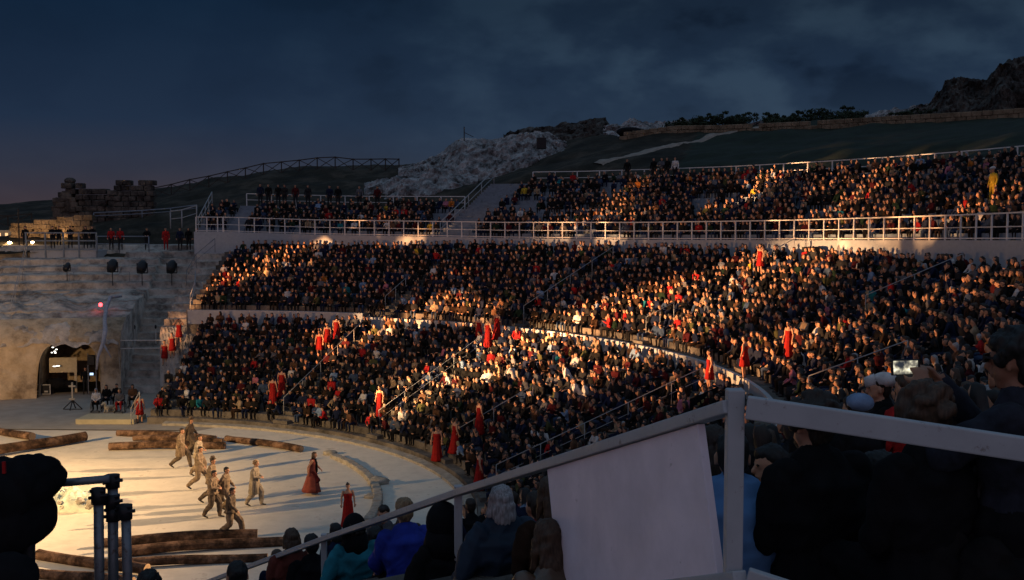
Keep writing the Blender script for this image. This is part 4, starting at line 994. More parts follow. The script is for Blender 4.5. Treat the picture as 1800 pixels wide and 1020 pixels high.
for i, (x, top) in enumerate([(442, 3), (456, 0), (473, 0), (484, 2), (503, 6), (525, 2), (563, 3), (578, 0), (616, 8), (648, 6)]):
    ph_ = lerp_tab([(430, 89.0), (660, 76.0)], x); q = pol(ph_, T3R + 5.6 * T3P, ztopA(ph_) + .0)
    names_ = ['person in navy standing first from the stairs at the back of the left stand', 'person in black standing second from the stairs at the back of the left stand', 'black-clad person standing beside a charcoal jacket on the left stand', 'person in a charcoal jacket standing on the left stand',
              'person in maroon standing tall at the back of the left stand', 'person in charcoal standing right of the maroon one on the left stand', 'left one of two people standing close together on the left stand', 'right one of two people standing close together on the left stand', 'person in light grey standing near the middle of the left back rail', 'rightmost person standing at the back rail of the left stand']
    stand(0, 0, names_[i], p=V(q), top=top, hcut=random.choice(['short', 'long', 'bob']), group='people standing at the back of the left stand')
for i, (x, phx, top) in enumerate([(1100, 0, 0), (1145, 0, 0), (1160, 0, 8), (1168, 0, 0), (1185, 0, 11)]):
    for ph_ in np.arange(60, 20, -.25):
        q = pol(ph_, T3R + 11.9 * T3P, ztopB(ph_))
        if proj(q)[0] > x: break
    stand(0, 0, ['lone person in black standing at the back rail of the upper grandstand', 'leftmost of four friends standing behind the top row', 'person in grey holding up a hand behind the top row', 'dark figure between two lighter dressed people behind the top row', 'person in a white top standing behind the top row'][i], p=V(q), top=top, hcut=['short', 'short', 'long', 'bob', 'long'][i], group='people standing behind the top row', pose='lean' if i == 2 else 'idle')
q = pol(22.2, T3R + 5 * T3P, surf(*pol(22.2, T3R + 5.2 * T3P)[:2]))
for ph_ in np.arange(40, 10, -.2):
    q = pol(ph_, T3R + 4.4 * T3P, 0); q = (q[0], q[1], surf(q[0], q[1]))
    if proj(q)[0] > 1744: break
o = stand(0, 0, 'person in a yellow and white bib and cap standing on the upper stairs', p=V(q), top=15, bot=15, pose='idle'); m = MB(); m.ball((0, .02, 1.70), (.105, .12, .075), 12, 6); m.tube([(0, .10, 1.675), (0, .19, 1.665)], [.075, .05], 8); attach(o, m, 'cap', M_cloth[11])
# attendant by the passage
p = atz(151, 693, 0); stand(0, 0, 'person in black with a pale badge standing beside the rock passage', p=p, top=0, bot=2, pose='idle', hcut='short')

# ---- people in wheelchairs beside the stairs
def wheelchair(loc, rz, label):
    root = empty('wheelchair', loc, rz, label=label, cat='wheelchair', group='wheelchairs beside the stairs')
    for e in (-1, 1):
        m = MB(); 
        for i in range(20):
            a, b = 2 * math.pi * i / 20, 2 * math.pi * (i + 1) / 20; m.beam((e * .28, math.cos(a) * .29 - .05, .30 + math.sin(a) * .29), (e * .28, math.cos(b) * .29 - .05, .30 + math.sin(b) * .29), .03, .03, up=(1, 0, 0))
        for i in range(8): a = math.pi * i / 4; m.beam((e * .28, -.05, .30), (e * .28, math.cos(a) * .28 - .05, .30 + math.sin(a) * .28), .008, .008, up=(1, 0, 0))
        m.build('wheel', M_blk, root)
        m = MB(); m.tube([(e * .22, .40, .07), (e * .22, .40, .072 + .001)], [.07, .07], 10); m.ball((e * .22, .40, .07), (.02, .07, .07)); m.build('caster', M_blk, root)
        m = MB(); m.beam((e * .25, -.22, .95), (e * .25, -.20, .25), .025, .025); m.beam((e * .25, -.20, .66), (e * .25, .22, .66), .04, .03); m.beam((e * .25, .22, .66), (e * .25, .30, .12), .025, .025); m.build('side_frame', M_steel, root)
    m = MB(); m.box((0, .02, .46), (.46, .44, .04)); m.build('seat', M_blkcloth, root); m = MB(); m.box((0, -.21, .72), (.46, .03, .46)); m.build('backrest', M_blkcloth, root)
    m = MB(); m.box((0, .42, .12), (.36, .14, .02)); m.build('footrest', M_blk, root)
    return root
sit_front = -math.pi * .86
for x, y, lb, wl, k, hc, tp, bt, hr in [(170, 724, 'seated grey-haired person in a black and white patterned top', 'leftmost wheelchair, under the patterned top', 'lap', 'bob', 11, 0, 4), (188, 717, 'reddish-haired person in black seated behind the patterned top', 'wheelchair of the reddish-haired person', 'lap', 'bob', 0, 2, 2),
        (206, 715, 'dark-haired man in black seated second from the right', None, 'crossed', 'short', 0, 0, 0), (211, 725, 'person with a red blanket over the knees in the front wheelchair', 'wheelchair in front carrying a red blanket', 'lap', 'short', 8, 12, 3), (234, 716, 'dark-haired person in pink top seated next to the stairs', 'rightmost wheelchair next to the stairs', 'lap', 'bob', 13, 2, 0)]:
    p = atz(x, y, 0); 
    person('seat_%s_%s' % (k, hc), lambda k=k, hc=hc: seated(k, hc), p + V((0, 0, .485)), math.pi + .15, lb, top=M_cloth[tp], bot=M_cloth[bt], hair=hr, group='spectators seated on the sand beside the stairs'); custom.append(p)
    if wl: wheelchair(p, math.pi + .15, wl)
    else:
        root = empty('chair', p, math.pi + .15, label='dark folding chair behind the red blanket', cat='chair')
        m = MB(); m.box((0, .02, .465), (.44, .42, .03)); m.build('seat', M_blk, root); m = MB(); m.box((0, -.2, .72), (.42, .03, .3)); m.build('backrest', M_blk, root)
        for e in (-1, 1):
            for g in (-1, 1): m = MB(); m.beam((e * .19, g * .18, .45), (e * .2, g * .2, 0), .025, .025); m.build('leg', M_blk, root)
# guide dog lying by the chairs
f = Fig(); f.c([(0, -.32, .22), (0, 0, .26), (0, .25, .28)], [.14, .15, .15], TOP, 1.0); f.c([(0, .30, .34), (0, .40, .48), (0, .43, .54)], [.10, .08, .08], TOP); f.c([(0, .44, .55), (0, .56, .51), (0, .62, .49)], [.085, .055, .035], TOP)
for e in (-1, 1):
    f.c([(e * .08, .43, .60), (e * .105, .42, .52)], [.03, .018], TOP); f.c([(e * .09, .22, .24), (e * .10, .30, .12), (e * .10, .30, .04)], [.06, .04, .035], TOP); f.c([(e * .10, .30, .035), (e * .10, .38, .03)], [.035, .03], TOP)
    f.c([(e * .12, -.28, .20), (e * .16, -.12, .16), (e * .15, -.22, .05), (e * .15, -.08, .035)], [.10, .07, .04, .03], TOP)
f.c([(0, -.45, .18), (.05, -.60, .06), (.15, -.70, .04)], [.035, .025, .015], TOP)
me, reg = f.fuse(.014, None, 1, 'dog'); me.materials.append(M_cream); ob = bpy.data.objects.new('dog', me); COL.objects.link(ob); ob.location = atz(194, 724, 0); ob.rotation_euler = (0, 0, math.pi - .5); tag(ob, 'cream coloured dog lying between the wheelchairs', 'dog')

# ================================================================== THE AUDIENCE
KIN = ['knees', 'elbows', 'crossed', 'chin', 'back', 'program', 'clap', 'lap']; CUT = ['short', 'long', 'short', 'bob', 'long', 'short', 'bob', 'short']
ORD = ['first', 'second', 'third', 'fourth', 'fifth', 'sixth', 'seventh', 'eighth', 'ninth', 'tenth', 'eleventh', 'topmost']
slots_ = []
def add_slots(tier, nrows, p0, p1, rowf, gap):
    for k in range(nrows):
        r, z = rowf(k); off = rng.uniform(0, 1)
        n = int((p1 - p0) * math.pi / 180 * r / .475)
        for i in range(n):
            ph_ = p0 + (i + off + rng.normal(0, .16)) * (p1 - p0) / n
            if tier != 3 and aisle_d(ph_, r) < (.30 if (k * 7 + tier) % 5 else .0): continue
            if rng.random() < gap(ph_, k): continue
            zz = z(ph_) if callable(z) else z; rj = r + .28 + rng.normal(0, .08)
            slots_.append([tier, k, ph_, rj, zz, i])
edge1 = 86.6
add_slots(1, 12, -64, edge1, lambda k: (T1R + k * T1P, T1Z + (k + 1) * T1H), lambda ph, k: .04)
add_slots(2, 12, -66, 88.6, lambda k: (T2R + k * T2P, lambda ph, k=k: z2(ph, k)), lambda ph, k: .03)
add_slots(2, 1, -40, 88.6, lambda k: (T2R + 12 * T2P, lambda ph: z2(ph, 11)), lambda ph, k: .45)
upper_gap = lambda ph, k: .05 + (.75 if noise.noise(V((ph * .22, k * .33, 1.5))) > .36 else 0) + (.35 if k > 9 and ph > 58 else 0)
for a, b, nr in SECT: add_slots(3, nr, a + .2, b - .2, lambda k: (T3R + k * T3P, lambda ph, k=k: zdeck(ph) - .04 + (k + 1) * T3H), upper_gap)
good = []
for s in slots_:
    tier, k, ph_, r, z, i = s; p = V(pol(ph_, r, z)); x, y, d = proj((p.x, p.y, p.z + .6))
    if d < 5.6 or x < -60 or x > 1860 or y > 1120: continue
    if d < 14 and x < 1330: continue          # the nearest ones are built one by one below
    if d < 8.2: continue
    if any((p.x - c.x) ** 2 + (p.y - c.y) ** 2 < .42 ** 2 for c in custom): continue
    good.append((d, x, y, p, s))
good.sort(key=lambda t: t[0])
print('audience seats', len(good))
def hidden(x, y):   # behind the foreground board, its rail or the dark figures
    if 955 < x < 1290 and y > 745 + (1228 - x) * .32: return True
    if x > 1290 and y > 700 + (x - 1290) * .18: return True
    if x > 1560 and y > 560: return True
    line = 1020 - (x - 360) * .355
    return y > line + 60
vis = [g for g in good if not hidden(g[1], g[2])]; hid = [g for g in good if hidden(g[1], g[2])]
NIND = 190
ind = vis[:NIND]; rest = vis[NIND:] + [h for h in hid if h[0] > 9 and not (h[1] < 955)]
rest += [h for h in hid if h[1] <= 955 and h[0] > 16]
tot = sum(CW); cw = np.array(CW) / tot; hw = np.array(HWT) / sum(HWT)
def pick(tier, d): return int(rng.choice(len(CLOTH), p=cw) if d > 15 else rng.choice([0, 0, 1, 2, 3, 5])), int(rng.choice([0, 0, 1, 1, 2, 3, 4, 9, 5])), int(rng.choice(3, p=[.6, .3, .1])), int(rng.choice(5, p=hw))
TN = {1: 'lower', 2: 'middle', 3: 'upper'}
used_labels = set()
AN = [(64.0, 'second aisle'), (45.0, 'third aisle'), (26.0, 'fourth aisle'), (6.5, 'fifth aisle'), (-12.5, 'sixth aisle'), (-34.0, 'seventh aisle')]
COUNT = ['immediately', 'one seat', 'two seats', 'three seats', 'four seats', 'five seats', 'six seats', 'seven seats', 'eight seats', 'nine seats', 'ten seats', 'eleven seats', 'twelve seats', 'thirteen seats', 'fourteen seats', 'fifteen seats', 'sixteen seats', 'seventeen seats', 'eighteen seats', 'nineteen seats', 'twenty seats']
for d, x, y, p, s in ind:
    tier, k, ph_, r, z, i = s; v = int(rng.integers(8)); c, b, sk, hr = pick(tier, d)
    dist, an = min((abs(ph_ - a) * math.pi / 180 * r, (a, nm)) for a, nm in AN); side = 'left' if ph_ > an[0] else 'right'
    cnt = max(0, int(round((dist - .85) / .475))); ln = {'short': 'short', 'long': 'long', 'bob': 'chin-length'}[CUT[v]]
    for extra in range(8):
        base = 'spectator in %s, %s of the %s rows, %s %s of the %s' % (CLOTH[c][0], ORD[min(k, 11)], TN[tier], COUNT[min(cnt + extra, 20)], side, an[1])
        if base not in used_labels: break
    used_labels.add(base)
    a = face_to(p, (CEN[0] + rng.normal(0, 4), CEN[1] + rng.normal(0, 3)))
    person('sit_%d' % v, lambda v=v: seated(KIN[v], CUT[v], yaw=[0, .3, -.3, .15, 0, -.15, .2, -.2][v]), p, a, base, skin=sk, top=M_cloth[c], bot=M_cloth[b], hair=hr, group='seated spectators', voxel=.016, scale=float(rng.uniform(.88, 1.0)))
# the rest of the crowd: one mass
def low(key, maker, faces=330):
    f = maker(); me, reg = f.fuse(.028, faces, 0); me.calc_loop_triangles()
    n = len(me.vertices); co = np.zeros(n * 3); me.vertices.foreach_get('co', co); t = np.zeros(len(me.loop_triangles) * 3, int); me.loop_triangles.foreach_get('vertices', t)
    pi = np.zeros(len(me.loop_triangles), int); me.loop_triangles.foreach_get('polygon_index', pi); return co.reshape(-1, 3), t.reshape(-1, 3), reg[pi]
LOW = [low(i, lambda i=i: seated(KIN[i % 8], CUT[(i * 5 + i // 8) % 8], lean=[-.03, .13][i // 8], yaw=[0, .6, -.5, .25, -.3, .4, -.7, 0][i % 8])) for i in range(16)]
mats_all = M_cloth + M_skin + M_hair + [M_shoe]; NC = len(M_cloth)
def crowd(members, name, label):
    VS, FS, MI = [], [], []; o = 0
    for d, x, y, p, s in members:
        co, t, reg = LOW[int(rng.integers(16))]; c, b, sk, hr = pick(s[0], d); a = face_to(p, (CEN[0] + rng.normal(0, 9), CEN[1] + rng.normal(0, 8))); sc = rng.uniform(.80, 1.02)
        ca, sa = math.cos(a) * sc, math.sin(a) * sc; q = np.empty_like(co); mir = 1 if rng.random() < .5 else -1; cx_ = co[:, 0] * mir
        q[:, 0] = cx_ * ca - co[:, 1] * sa + p.x; q[:, 1] = cx_ * sa + co[:, 1] * ca + p.y; q[:, 2] = co[:, 2] * sc + p.z
        mi_ = np.array([NC + sk, c, b, NC + 3 + hr, NC + 8, NC + 3])[reg]
        VS.append(q); FS.append((t if mir > 0 else t[:, ::-1]) + o); MI.append(mi_); o += len(co)
    VS = np.concatenate(VS).astype(np.float32); FS = np.concatenate(FS).astype(np.int32); MI = np.concatenate(MI).astype(np.int32)
    me = bpy.data.meshes.new(name); me.vertices.add(len(VS)); me.vertices.foreach_set('co', VS.ravel()); me.loops.add(FS.size); me.loops.foreach_set('vertex_index', FS.ravel())
    me.polygons.add(len(FS)); me.polygons.foreach_set('loop_start', np.arange(0, FS.size, 3, dtype=np.int32)); me.polygons.foreach_set('loop_total', np.full(len(FS), 3, np.int32))
    for m_ in mats_all: me.materials.append(m_)
    me.polygons.foreach_set('material_index', MI); me.polygons.foreach_set('use_smooth', np.ones(len(FS), bool)); me.update(calc_edges=True)
    ob = bpy.data.objects.new(name, me); COL.objects.link(ob); tag(ob, label, 'crowd', None, 'stuff')
crowd(rest, 'crowd', 'dense seated audience in mostly dark clothes filling the curved rows')

# ================================================================== THINGS ON AND AROUND THE STAGE
def log(a, b, r, label, za=0, zb=0, r2=None):
    r *= .86
    a = atz(a[0], a[1], 0); b = atz(b[0], b[1], 0); a.z = r + za + .02; b.z = (r2 or r) + zb + .02; o = a.copy(); m = MB(); n = 14; pts = []
    rad = []
    for i in range(n + 1):
        t = i / n; p = a.lerp(b, t) - o + V((0, 0, .05 * math.sin(t * 5 + a.x))) + V((0, .06 * math.sin(t * 4 + b.x), 0)); pts.append(p); rad.append((r + ((r2 or r) - r) * t) * (1 + .06 * noise.noise(V((t * 6, a.x, 0)))))
    m.tube(pts, rad, 16, 0, 1, jit=.03); ob = m.build('log', [M_log, M_loge], smooth=False, label=label, cat='log', group='tree trunks lying on the stage'); ob.location = o; return ob
log((-60, 812), (150, 778), .27, 'thick log pointing at the left edge of the stage, right end lifted', .0, .10)
log((-60, 752), (58, 776), .22, 'thinner log lying behind the thick one at the left edge')
log((208, 766), (378, 778), .20, 'rear log of the crossed pile behind the actors')
log((193, 792), (396, 790), .22, 'front log of the crossed pile behind the actors')
log((236, 779), (392, 784), .17, 'middle log wedged in the crossed pile behind the actors', .08, .10)
log((398, 776), (530, 796), .19, 'single dark log lying alone right of the crossed pile')
log((180, 962), (452, 948), .20, 'rearmost of the three parallel logs the nearest actor steps over')
log((206, 980), (505, 960), .20, 'middle one of the three parallel logs near the front')
log((212, 1000), (470, 988), .17, 'front one of the three parallel logs near the front')
log((66, 985), (260, 1013), .20, 'slanting log behind the scaffold tubes, upper one')
log((66, 1018), (235, 1034), .19, 'lowest log at the bottom left behind the scaffold tubes')
# curved stone border
m = MB(); k = 46
for i in range(k):
    ph_ = 41 - i * 41 / k; r = 16.55 - (41 - ph_) * .028; q = pol(ph_, r, .10); m.box(q, (.36 * random.uniform(.85, 1.1), .30, .22 * random.uniform(.8, 1.2)), rz=R_(ph_) + random.uniform(-.06, .06))
ob = m.build('stone_border', M_stone, label='curved low border of pale stone blocks at the right side of the stage', cat='stone border'); bv = ob.modifiers.new('soft', 'BEVEL'); bv.width = .04; bv.segments = 2
for x, y, r, lb in [(580, 800, .26, 'small pale rock beside the upper end of the stone border'), (666, 851, .33, 'rounded grey rock just outside the curved stone border'), (652, 876, .2, 'low rock leaning on the stone border')]:
    m = MB(); m.ball((0, 0, r * .35), (r * 1.3, r, r * .62), 14, 9, jit=.35); m.build('rock', M_stone, loc=atz(x, y, 0), smooth=True, label=lb, cat='rock', group='loose rocks on the stage')
# crumpled sheeting heap
root = empty('rubble_heap', atz(120, 893, 0), label='heap of stones under crumpled pale plastic sheeting, brightly lit, behind the scaffold tube', cat='heap')
m = MB(); n = 34
for i in range(n + 1):
    for j in range(n + 1):
        x = (i / n - .5) * 3.0; y = (j / n - .5) * 1.5; e = max(0, 1 - (x / 1.5) ** 2) * max(0, 1 - (y / .75) ** 2); z = e ** .5 * .62 * (1 + .5 * noise.noise(V((x * 2, y * 2, 3)))) + .20 * e * abs(noise.noise(V((x * 6, y * 6, 1)))); m.v.append((x, y, z + .02))
for i in range(n):
    for j in range(n): b = i * (n + 1) + j; m.f.append((b, b + n + 1, b + n + 2, b + 1)); m.mi.append(0)
m.build('plastic_sheet', M_plastic, root)
for i in range(26):
    m = MB(); r = random.uniform(.08, .2); m.ball((random.uniform(-.2, 1.4), random.uniform(-.75, .35), r * .6 + random.uniform(0, .35)), (r, r, r * .8), 9, 6, jit=.5); m.build('stone', M_stone, root)
# cream platform step and its little handrail
a = atz(133, 746, 0); b = atz(237, 746, 0); m = MB(); m.box(((a.x + b.x) / 2, a.y + .9, .13), (b.x - a.x, 1.8, .26)); m.build('low_platform', mat('cream_painted_board', (.42, .37, .24), .8, .003, 20, .1, 3), label='low cream painted platform below the wheelchairs', cat='platform')
for i, (x, lb) in enumerate([(232, 'bright short handrail left of the woman in the short red dress')]):
    q0 = atz(231, 747, 0); q1 = atz(246, 718, .9); handrail([q0, q0.lerp(q1, .5), q1], [q0, q1], lb, h=.9, rad=.028)
# ---- gear around the passage
def lampstand(x, y, label):
    p = atz(x, y, 0); root = empty('floor_stand', p, label=label, cat='lighting stand')
    m = MB(); 
    for e in (-1, 1): m.beam((0, 0, .55), (e * .55, 0, .02), .05, .05); m.beam((0, 0, .55), (0, e * .4, .02), .05, .05)
    m.box((0, -.02, .02), (1.1, .05, .04)); m.build('tripod_base', M_blk, root)
    m = MB(); m.box((0, 0, 1.05), (.09, .07, 1.05)); m.build('mast', M_cream, root)
    m = MB(); m.box((0, 0, 1.36), (.40, .08, .09)); m.build('crossbar', M_cream, root); m = MB(); m.box((0, -.05, .62), (.34, .12, .08)); m.build('tray', M_cream, root)
lampstand(128, 720, 'pale cross-shaped stand on a black tripod in front of the passage')
p = atz(78, 694, 0); root = empty('flight_case', p, label='black flight case with bright metal edges at the left of the passage', cat='case')
m = MB(); m.box((0, 0, .38), (1.0, .6, .6)); bx_ = m.build('box', M_blk, root)
m = MB()
for e in (-1, 1):
    m.box((0, -.302, .38 + e * .29), (1.04, .02, .05)); m.box((e * .5, -.302, .38), (.05, .022, .62)); m.box((e * .25, -.305, .25), (.22, .02, .10))
m.build('metal_edge', M_alu, bx_)
for e in (-1, 1): m = MB(); m.ball((e * .38, -.2, .05), .05, 8, 6); m.build('caster', M_blk, root)
p = V(pol(104.6, 31.0, 0)); m = MB(); m.box((0, 0, 1.75), (1.7, .06, .95)); m.box((.75, -.002, .9), (.16, .07, 1.8)); m.build('banner', M_cream, loc=p, rz=.1, label='cream cloth banner hanging inside the arched passage', cat='banner')
m = MB(); m.ball((0, 0, .5), (.62, .35, .35), 14, 8, jit=.5); m.ball((.8, .1, .45), (.4, .3, .25), 12, 8, jit=.5); m.build('covered_gear', M_blkcloth, loc=V(pol(105.2, 30.2, .2)), smooth=True, label='dark covered equipment behind the flight case in the passage', cat='equipment')
for i, (x, z, w_) in enumerate([(118, 2.95, .10), (124, 2.82, .10), (121, 2.70, .10), (116, 2.62, .08), (122, 2.60, .10), (120, 1.75, .16), (126, 1.78, .16)]):
    q = atz(x, 690, 0); m = MB(); m.ball((0, 0, 0), (w_ * .8, .035, .035), 10, 6); m.tube([(0, .04, 0), (0, .25, 0)], [.07, .05], 10, mi=1)
    m.build('passage_lamp', [M_lampc, M_blk], loc=(q.x * 1.02, 68.2, z), label=['small white lamp, top left of the cluster in the passage', 'small white lamp, top right of the cluster in the passage', 'small white lamp, centre of the upper cluster in the passage', 'small white lamp, left low of the upper cluster', 'small white lamp, lowest of the upper cluster', 'left one of the two wider lamps low in the passage', 'right one of the two wider lamps low in the passage'][i], cat='lamp', group='small lamps in the passage')
# speaker and small screen to the right of the passage
q = atz(163, 694, 0); root = empty('equipment_rack', q, label='dark equipment rack with a small glowing screen beside the passage', cat='rack')
m = MB(); m.beam((-.25, 0, 0), (-.25, 0, 2.6), .05, .05); m.beam((.25, 0, 0), (.25, 0, 2.6), .05, .05); m.beam((-.25, 0, 1.2), (.25, 0, 1.2), .05, .05); m.build('frame', M_steel, root)
m = MB(); m.box((0, -.05, 2.2), (.42, .3, .6)); m.build('loudspeaker', M_blk, root); m = MB(); m.box((0, -.1, 1.32), (.22, .03, .14)); m.build('screen', mat('blue_screen', (.5, .7, 1), .3, 0, 1, 0, 1, emit=(.5, .7, 1), estr=1.5), root)
# driftwood trunk leaning on the rock
def on(x, y): return drop(x, y)
pts = [at(x, y, d) for x, y, d in [(214, 521, 71.3), (194, 523, 70.6), (187, 540, 69.6), (184, 562, 68.4), (185, 582, 67.2), (181, 604, 66.8), (172, 628, 66.6), (170, 650, 66.4)]]; o_ = pts[0].copy(); m = MB(); m.tube([p - o_ for p in pts], [.07, .11, .13, .12, .14, .12, .09, .06], 10, jit=.06); m.tube([pts[5] - o_, pts[5] - o_ + V((.45, .1, -.9))], [.08, .03], 8)
m.build('tree_trunk', M_trunk, loc=o_, smooth=True, label='bare bleached tree trunk standing against the rock steps', cat='tree trunk')
for x, y in ((100, 0),): pass
# rope frame on the bare steps
def small_frame():
    a, b = on(238, 602), on(275, 602); z = max(a.z, b.z); a.z = b.z = z; root = empty('steel_frame', a, label='thin steel frame with two short posts on the bare rock steps', cat='frame')
    L_ = on(192, 602); Rr = on(292, 602); L_.z = Rr.z = z
    for hh in (.12, .62): m = MB(); m.tube([L_ - a + V((0, -.1, hh)), Rr - a + V((0, -.1, hh))], .02, 6); m.build('bar', M_rail, root)
    for q in (a, b): m = MB(); m.tube([q - a + V((0, -.1, -.1)), q - a + V((0, -.1, .85))], .035, 8); m.build('post', M_rail, root); m = MB(); m.ball(q - a + V((0, -.1, 1.02)), (.07, .07, .14)); m.build('lantern', M_blk, root)
small_frame()
# stage lamps on stands, standing on the bare steps
for x, yl, yb, lb in [(118, 470, 492, 'small black lamp head at the left of the row on the rock'), (198, 468, 500, 'big black stage lamp, left one of three above the rock steps'), (250, 470, 500, 'big black stage lamp, middle one of three above the rock steps'), (302, 470, 500, 'big black stage lamp, right one of three above the rock steps')]:
    b = on(x, yb); t = at(x, yl, proj(b)[2]); root = empty('stage_lamp', b, label=lb, cat='stage lamp', group='black stage lamps on the bare rock'); t = t - b; s_ = .62 if x == 118 else 1.0
    m = MB(); m.tube([(0, 0, -.1), (0, 0, t.z)], .03, 6); m.build('stand', M_blk, root)
    m = MB(); m.tube([t + V((0, .25, .38 * s_)), t + V((0, .1, .2 * s_)), t + V((0, -.22, -.12 * s_)), t + V((0, -.36, -.3 * s_))], [.22 * s_, .33 * s_, .34 * s_, .27 * s_], 14); hs_ = m.build('housing', M_blk, root, True)
    m = MB(); m.beam(t + V((-.36 * s_, 0, -.4 * s_)), t + V((-.36 * s_, 0, .3 * s_)), .05, .08); m.beam(t + V((.36 * s_, 0, -.4 * s_)), t + V((.36 * s_, 0, .3 * s_)), .05, .08); m.beam(t + V((-.36 * s_, 0, -.4 * s_)), t + V((.36 * s_, 0, -.4 * s_)), .05, .08); m.build('yoke', M_blk, root)
    if s_ == 1: m = MB(); m.box(t + V((0, -.42, -.02)), (.4, .02, .13)); m.build('lens', mat('grey_lens_glass', (.3, .32, .34), .15, 0, 1, 0, 1, spec=.8), hs_)
b = on(180, 545); m = MB(); m.ball((0, -.3, .35), .13, 12, 8); m.tube([(0, -.25, .35), (0, -.1, .3)], [.14, .10], 10, mi=1); m.build('red_lamp', [M_lampr, M_blk], loc=b, label='small glowing red signal lamp left of the bleached trunk', cat='lamp')
pt('red_lamp_light', b + V((0, -.6, .5)), 4, (1, .1, .08), .08)
# rope rail along the left rock edge
for x0, y0, x1, y1, lb in [(48, 445, 20, 560, 'thin sloping rope rail down the left edge of the bare rock')]:
    P_ = [on(x0 + (x1 - x0) * i / 4, y0 + (y1 - y0) * i / 4) for i in range(5)]; handrail(P_, P_, lb, h=.95, rad=.02)
P_ = [on(x, 493) for x in (40, 130, 228)]; handrail(P_, P_, 'thin rope rail running across the bare rock below the lamps', h=.6, rad=.015, mt=M_steel, mid=False)
P_ = [on(335, 545), on(343, 520), on(344, 500)]; handrail(P_, P_, 'short handrail at the left stairs beside the audience corner', h=.9, rad=.025)
P_ = [on(x, y) for x, y in ((328, 500), (345, 470), (378, 442))]; handrail(P_, P_, 'pale sloping handrail up the left corner of the middle rows', h=.9, rad=.02, mt=M_steel)
# platform with railing at the far left
d = 83.2; z0 = at(100, 440, d).z
root = empty('platform_railing', (at(45, 440, d).x, at(45, 440, d).y, z0), label='grey wooden railing with lavender board front before the people at far left', cat='railing'); o_ = V(root.location)
xa, xb = at(44, 440, d).x, at(171, 440, d).x; yy = o_.y
for hh, nm in ((1.32, 'top_rail'), (.72, 'middle_rail'), (.05, 'bottom_rail')): m = MB(); m.beam(V((xa, yy, z0 + hh)) - o_, V((xb, yy, z0 + hh)) - o_, .06, .10); m.build(nm, M_board, root)
for x in (46, 80, 112, 139, 170): q = at(x, 440, d); m = MB(); m.beam(V((q.x, yy - .004, z0 - .6)) - o_, V((q.x, yy - .004, z0 + 1.34)) - o_, .10, .10); m.build('post', M_board, root)
m = MB(); m.box(V(((at(52, 440, d).x + xb) / 2, yy + 2.0, z0 - .55)) - o_, (xb - at(52, 440, d).x, 3.9, 1.06)); m.build('front_board', M_white, root)
xs = [170, 207, 259]
P_ = [at(171, 440, 83.2), at(210, 444, 83), at(262, 446, 82.6)]; 
for p in P_: p.z = z0 - .1
handrail(P_, P_, 'sagging white rail in front of the red jackets above the rock steps', h=1.15, rad=.045, mt=M_board)
# ramp rails below the ruin
P_ = [at(x, y, 92) for x, y in ((165, 386), (250, 382), (300, 378), (346, 372))]; handrail(P_, P_, 'pale rails of a ramp below the ruined wall', h=.55, rad=.05, mt=M_board)
P_ = [at(x, y, 88) for x, y in ((300, 400), (320, 398), (346, 390))]; handrail(P_, P_, 'white end rail of the ramp beside the far left stairs', h=1.3, rad=.05)
# two bare lamps at the far left and the little lit building
for x, y, lb, e in [(17, 428, 'glaring bare lamp on a short post at the far left edge', 90), (57, 426, 'second bare lamp behind the platform railing', 80)]:
    q = at(x, y, 86); root = empty('lamp', q + V((0, 0, -.8)), label=lb, cat='lamp', group='bare glaring lamps at the far left'); m = MB(); m.ball((0, 0, .8), .16 if x == 17 else .11, 14, 10); m.build('bulb', M_lampw, root, True); m = MB(); m.tube([(0, .0, -.9), (0, .0, .66)], .04, 6); m.build('post', M_blk, root)
    pt('bare_lamp_light', q + V((0, -.45, .1)), e, (1, .58, .24), .15)
pt('bare_lamp_light', at(57, 424, 86.8) + V((2.2, .2, .3)), 45, (1, .58, .24), .15)  # unseen extra light, added beside the bulb to warm the ochre wall
root = empty('kiosk', at(-8, 436, 90), label='small pale kiosk with glowing windows at the far left edge', cat='kiosk'); m = MB(); m.box((1.0, .6, .6), (2.3, 1.2, 1.7)); m.build('wall', M_cream, root)
for i in range(3): m = MB(); m.box((.35 + i * .6, -.01, .85), (.22, .03, .75)); m.build('window', mat('lit_window', (1, .7, .4), .4, 0, 1, 0, 1, emit=(1, .6, .28), estr=1.2), root)
m = MB(); m.tube([(0, 0, 0), (0, 0, 3.2)], .05, 6); m.build('pole', M_wood, loc=at(34, 440, 84.5), label='thin dark pole between the glaring lamps', cat='pole')

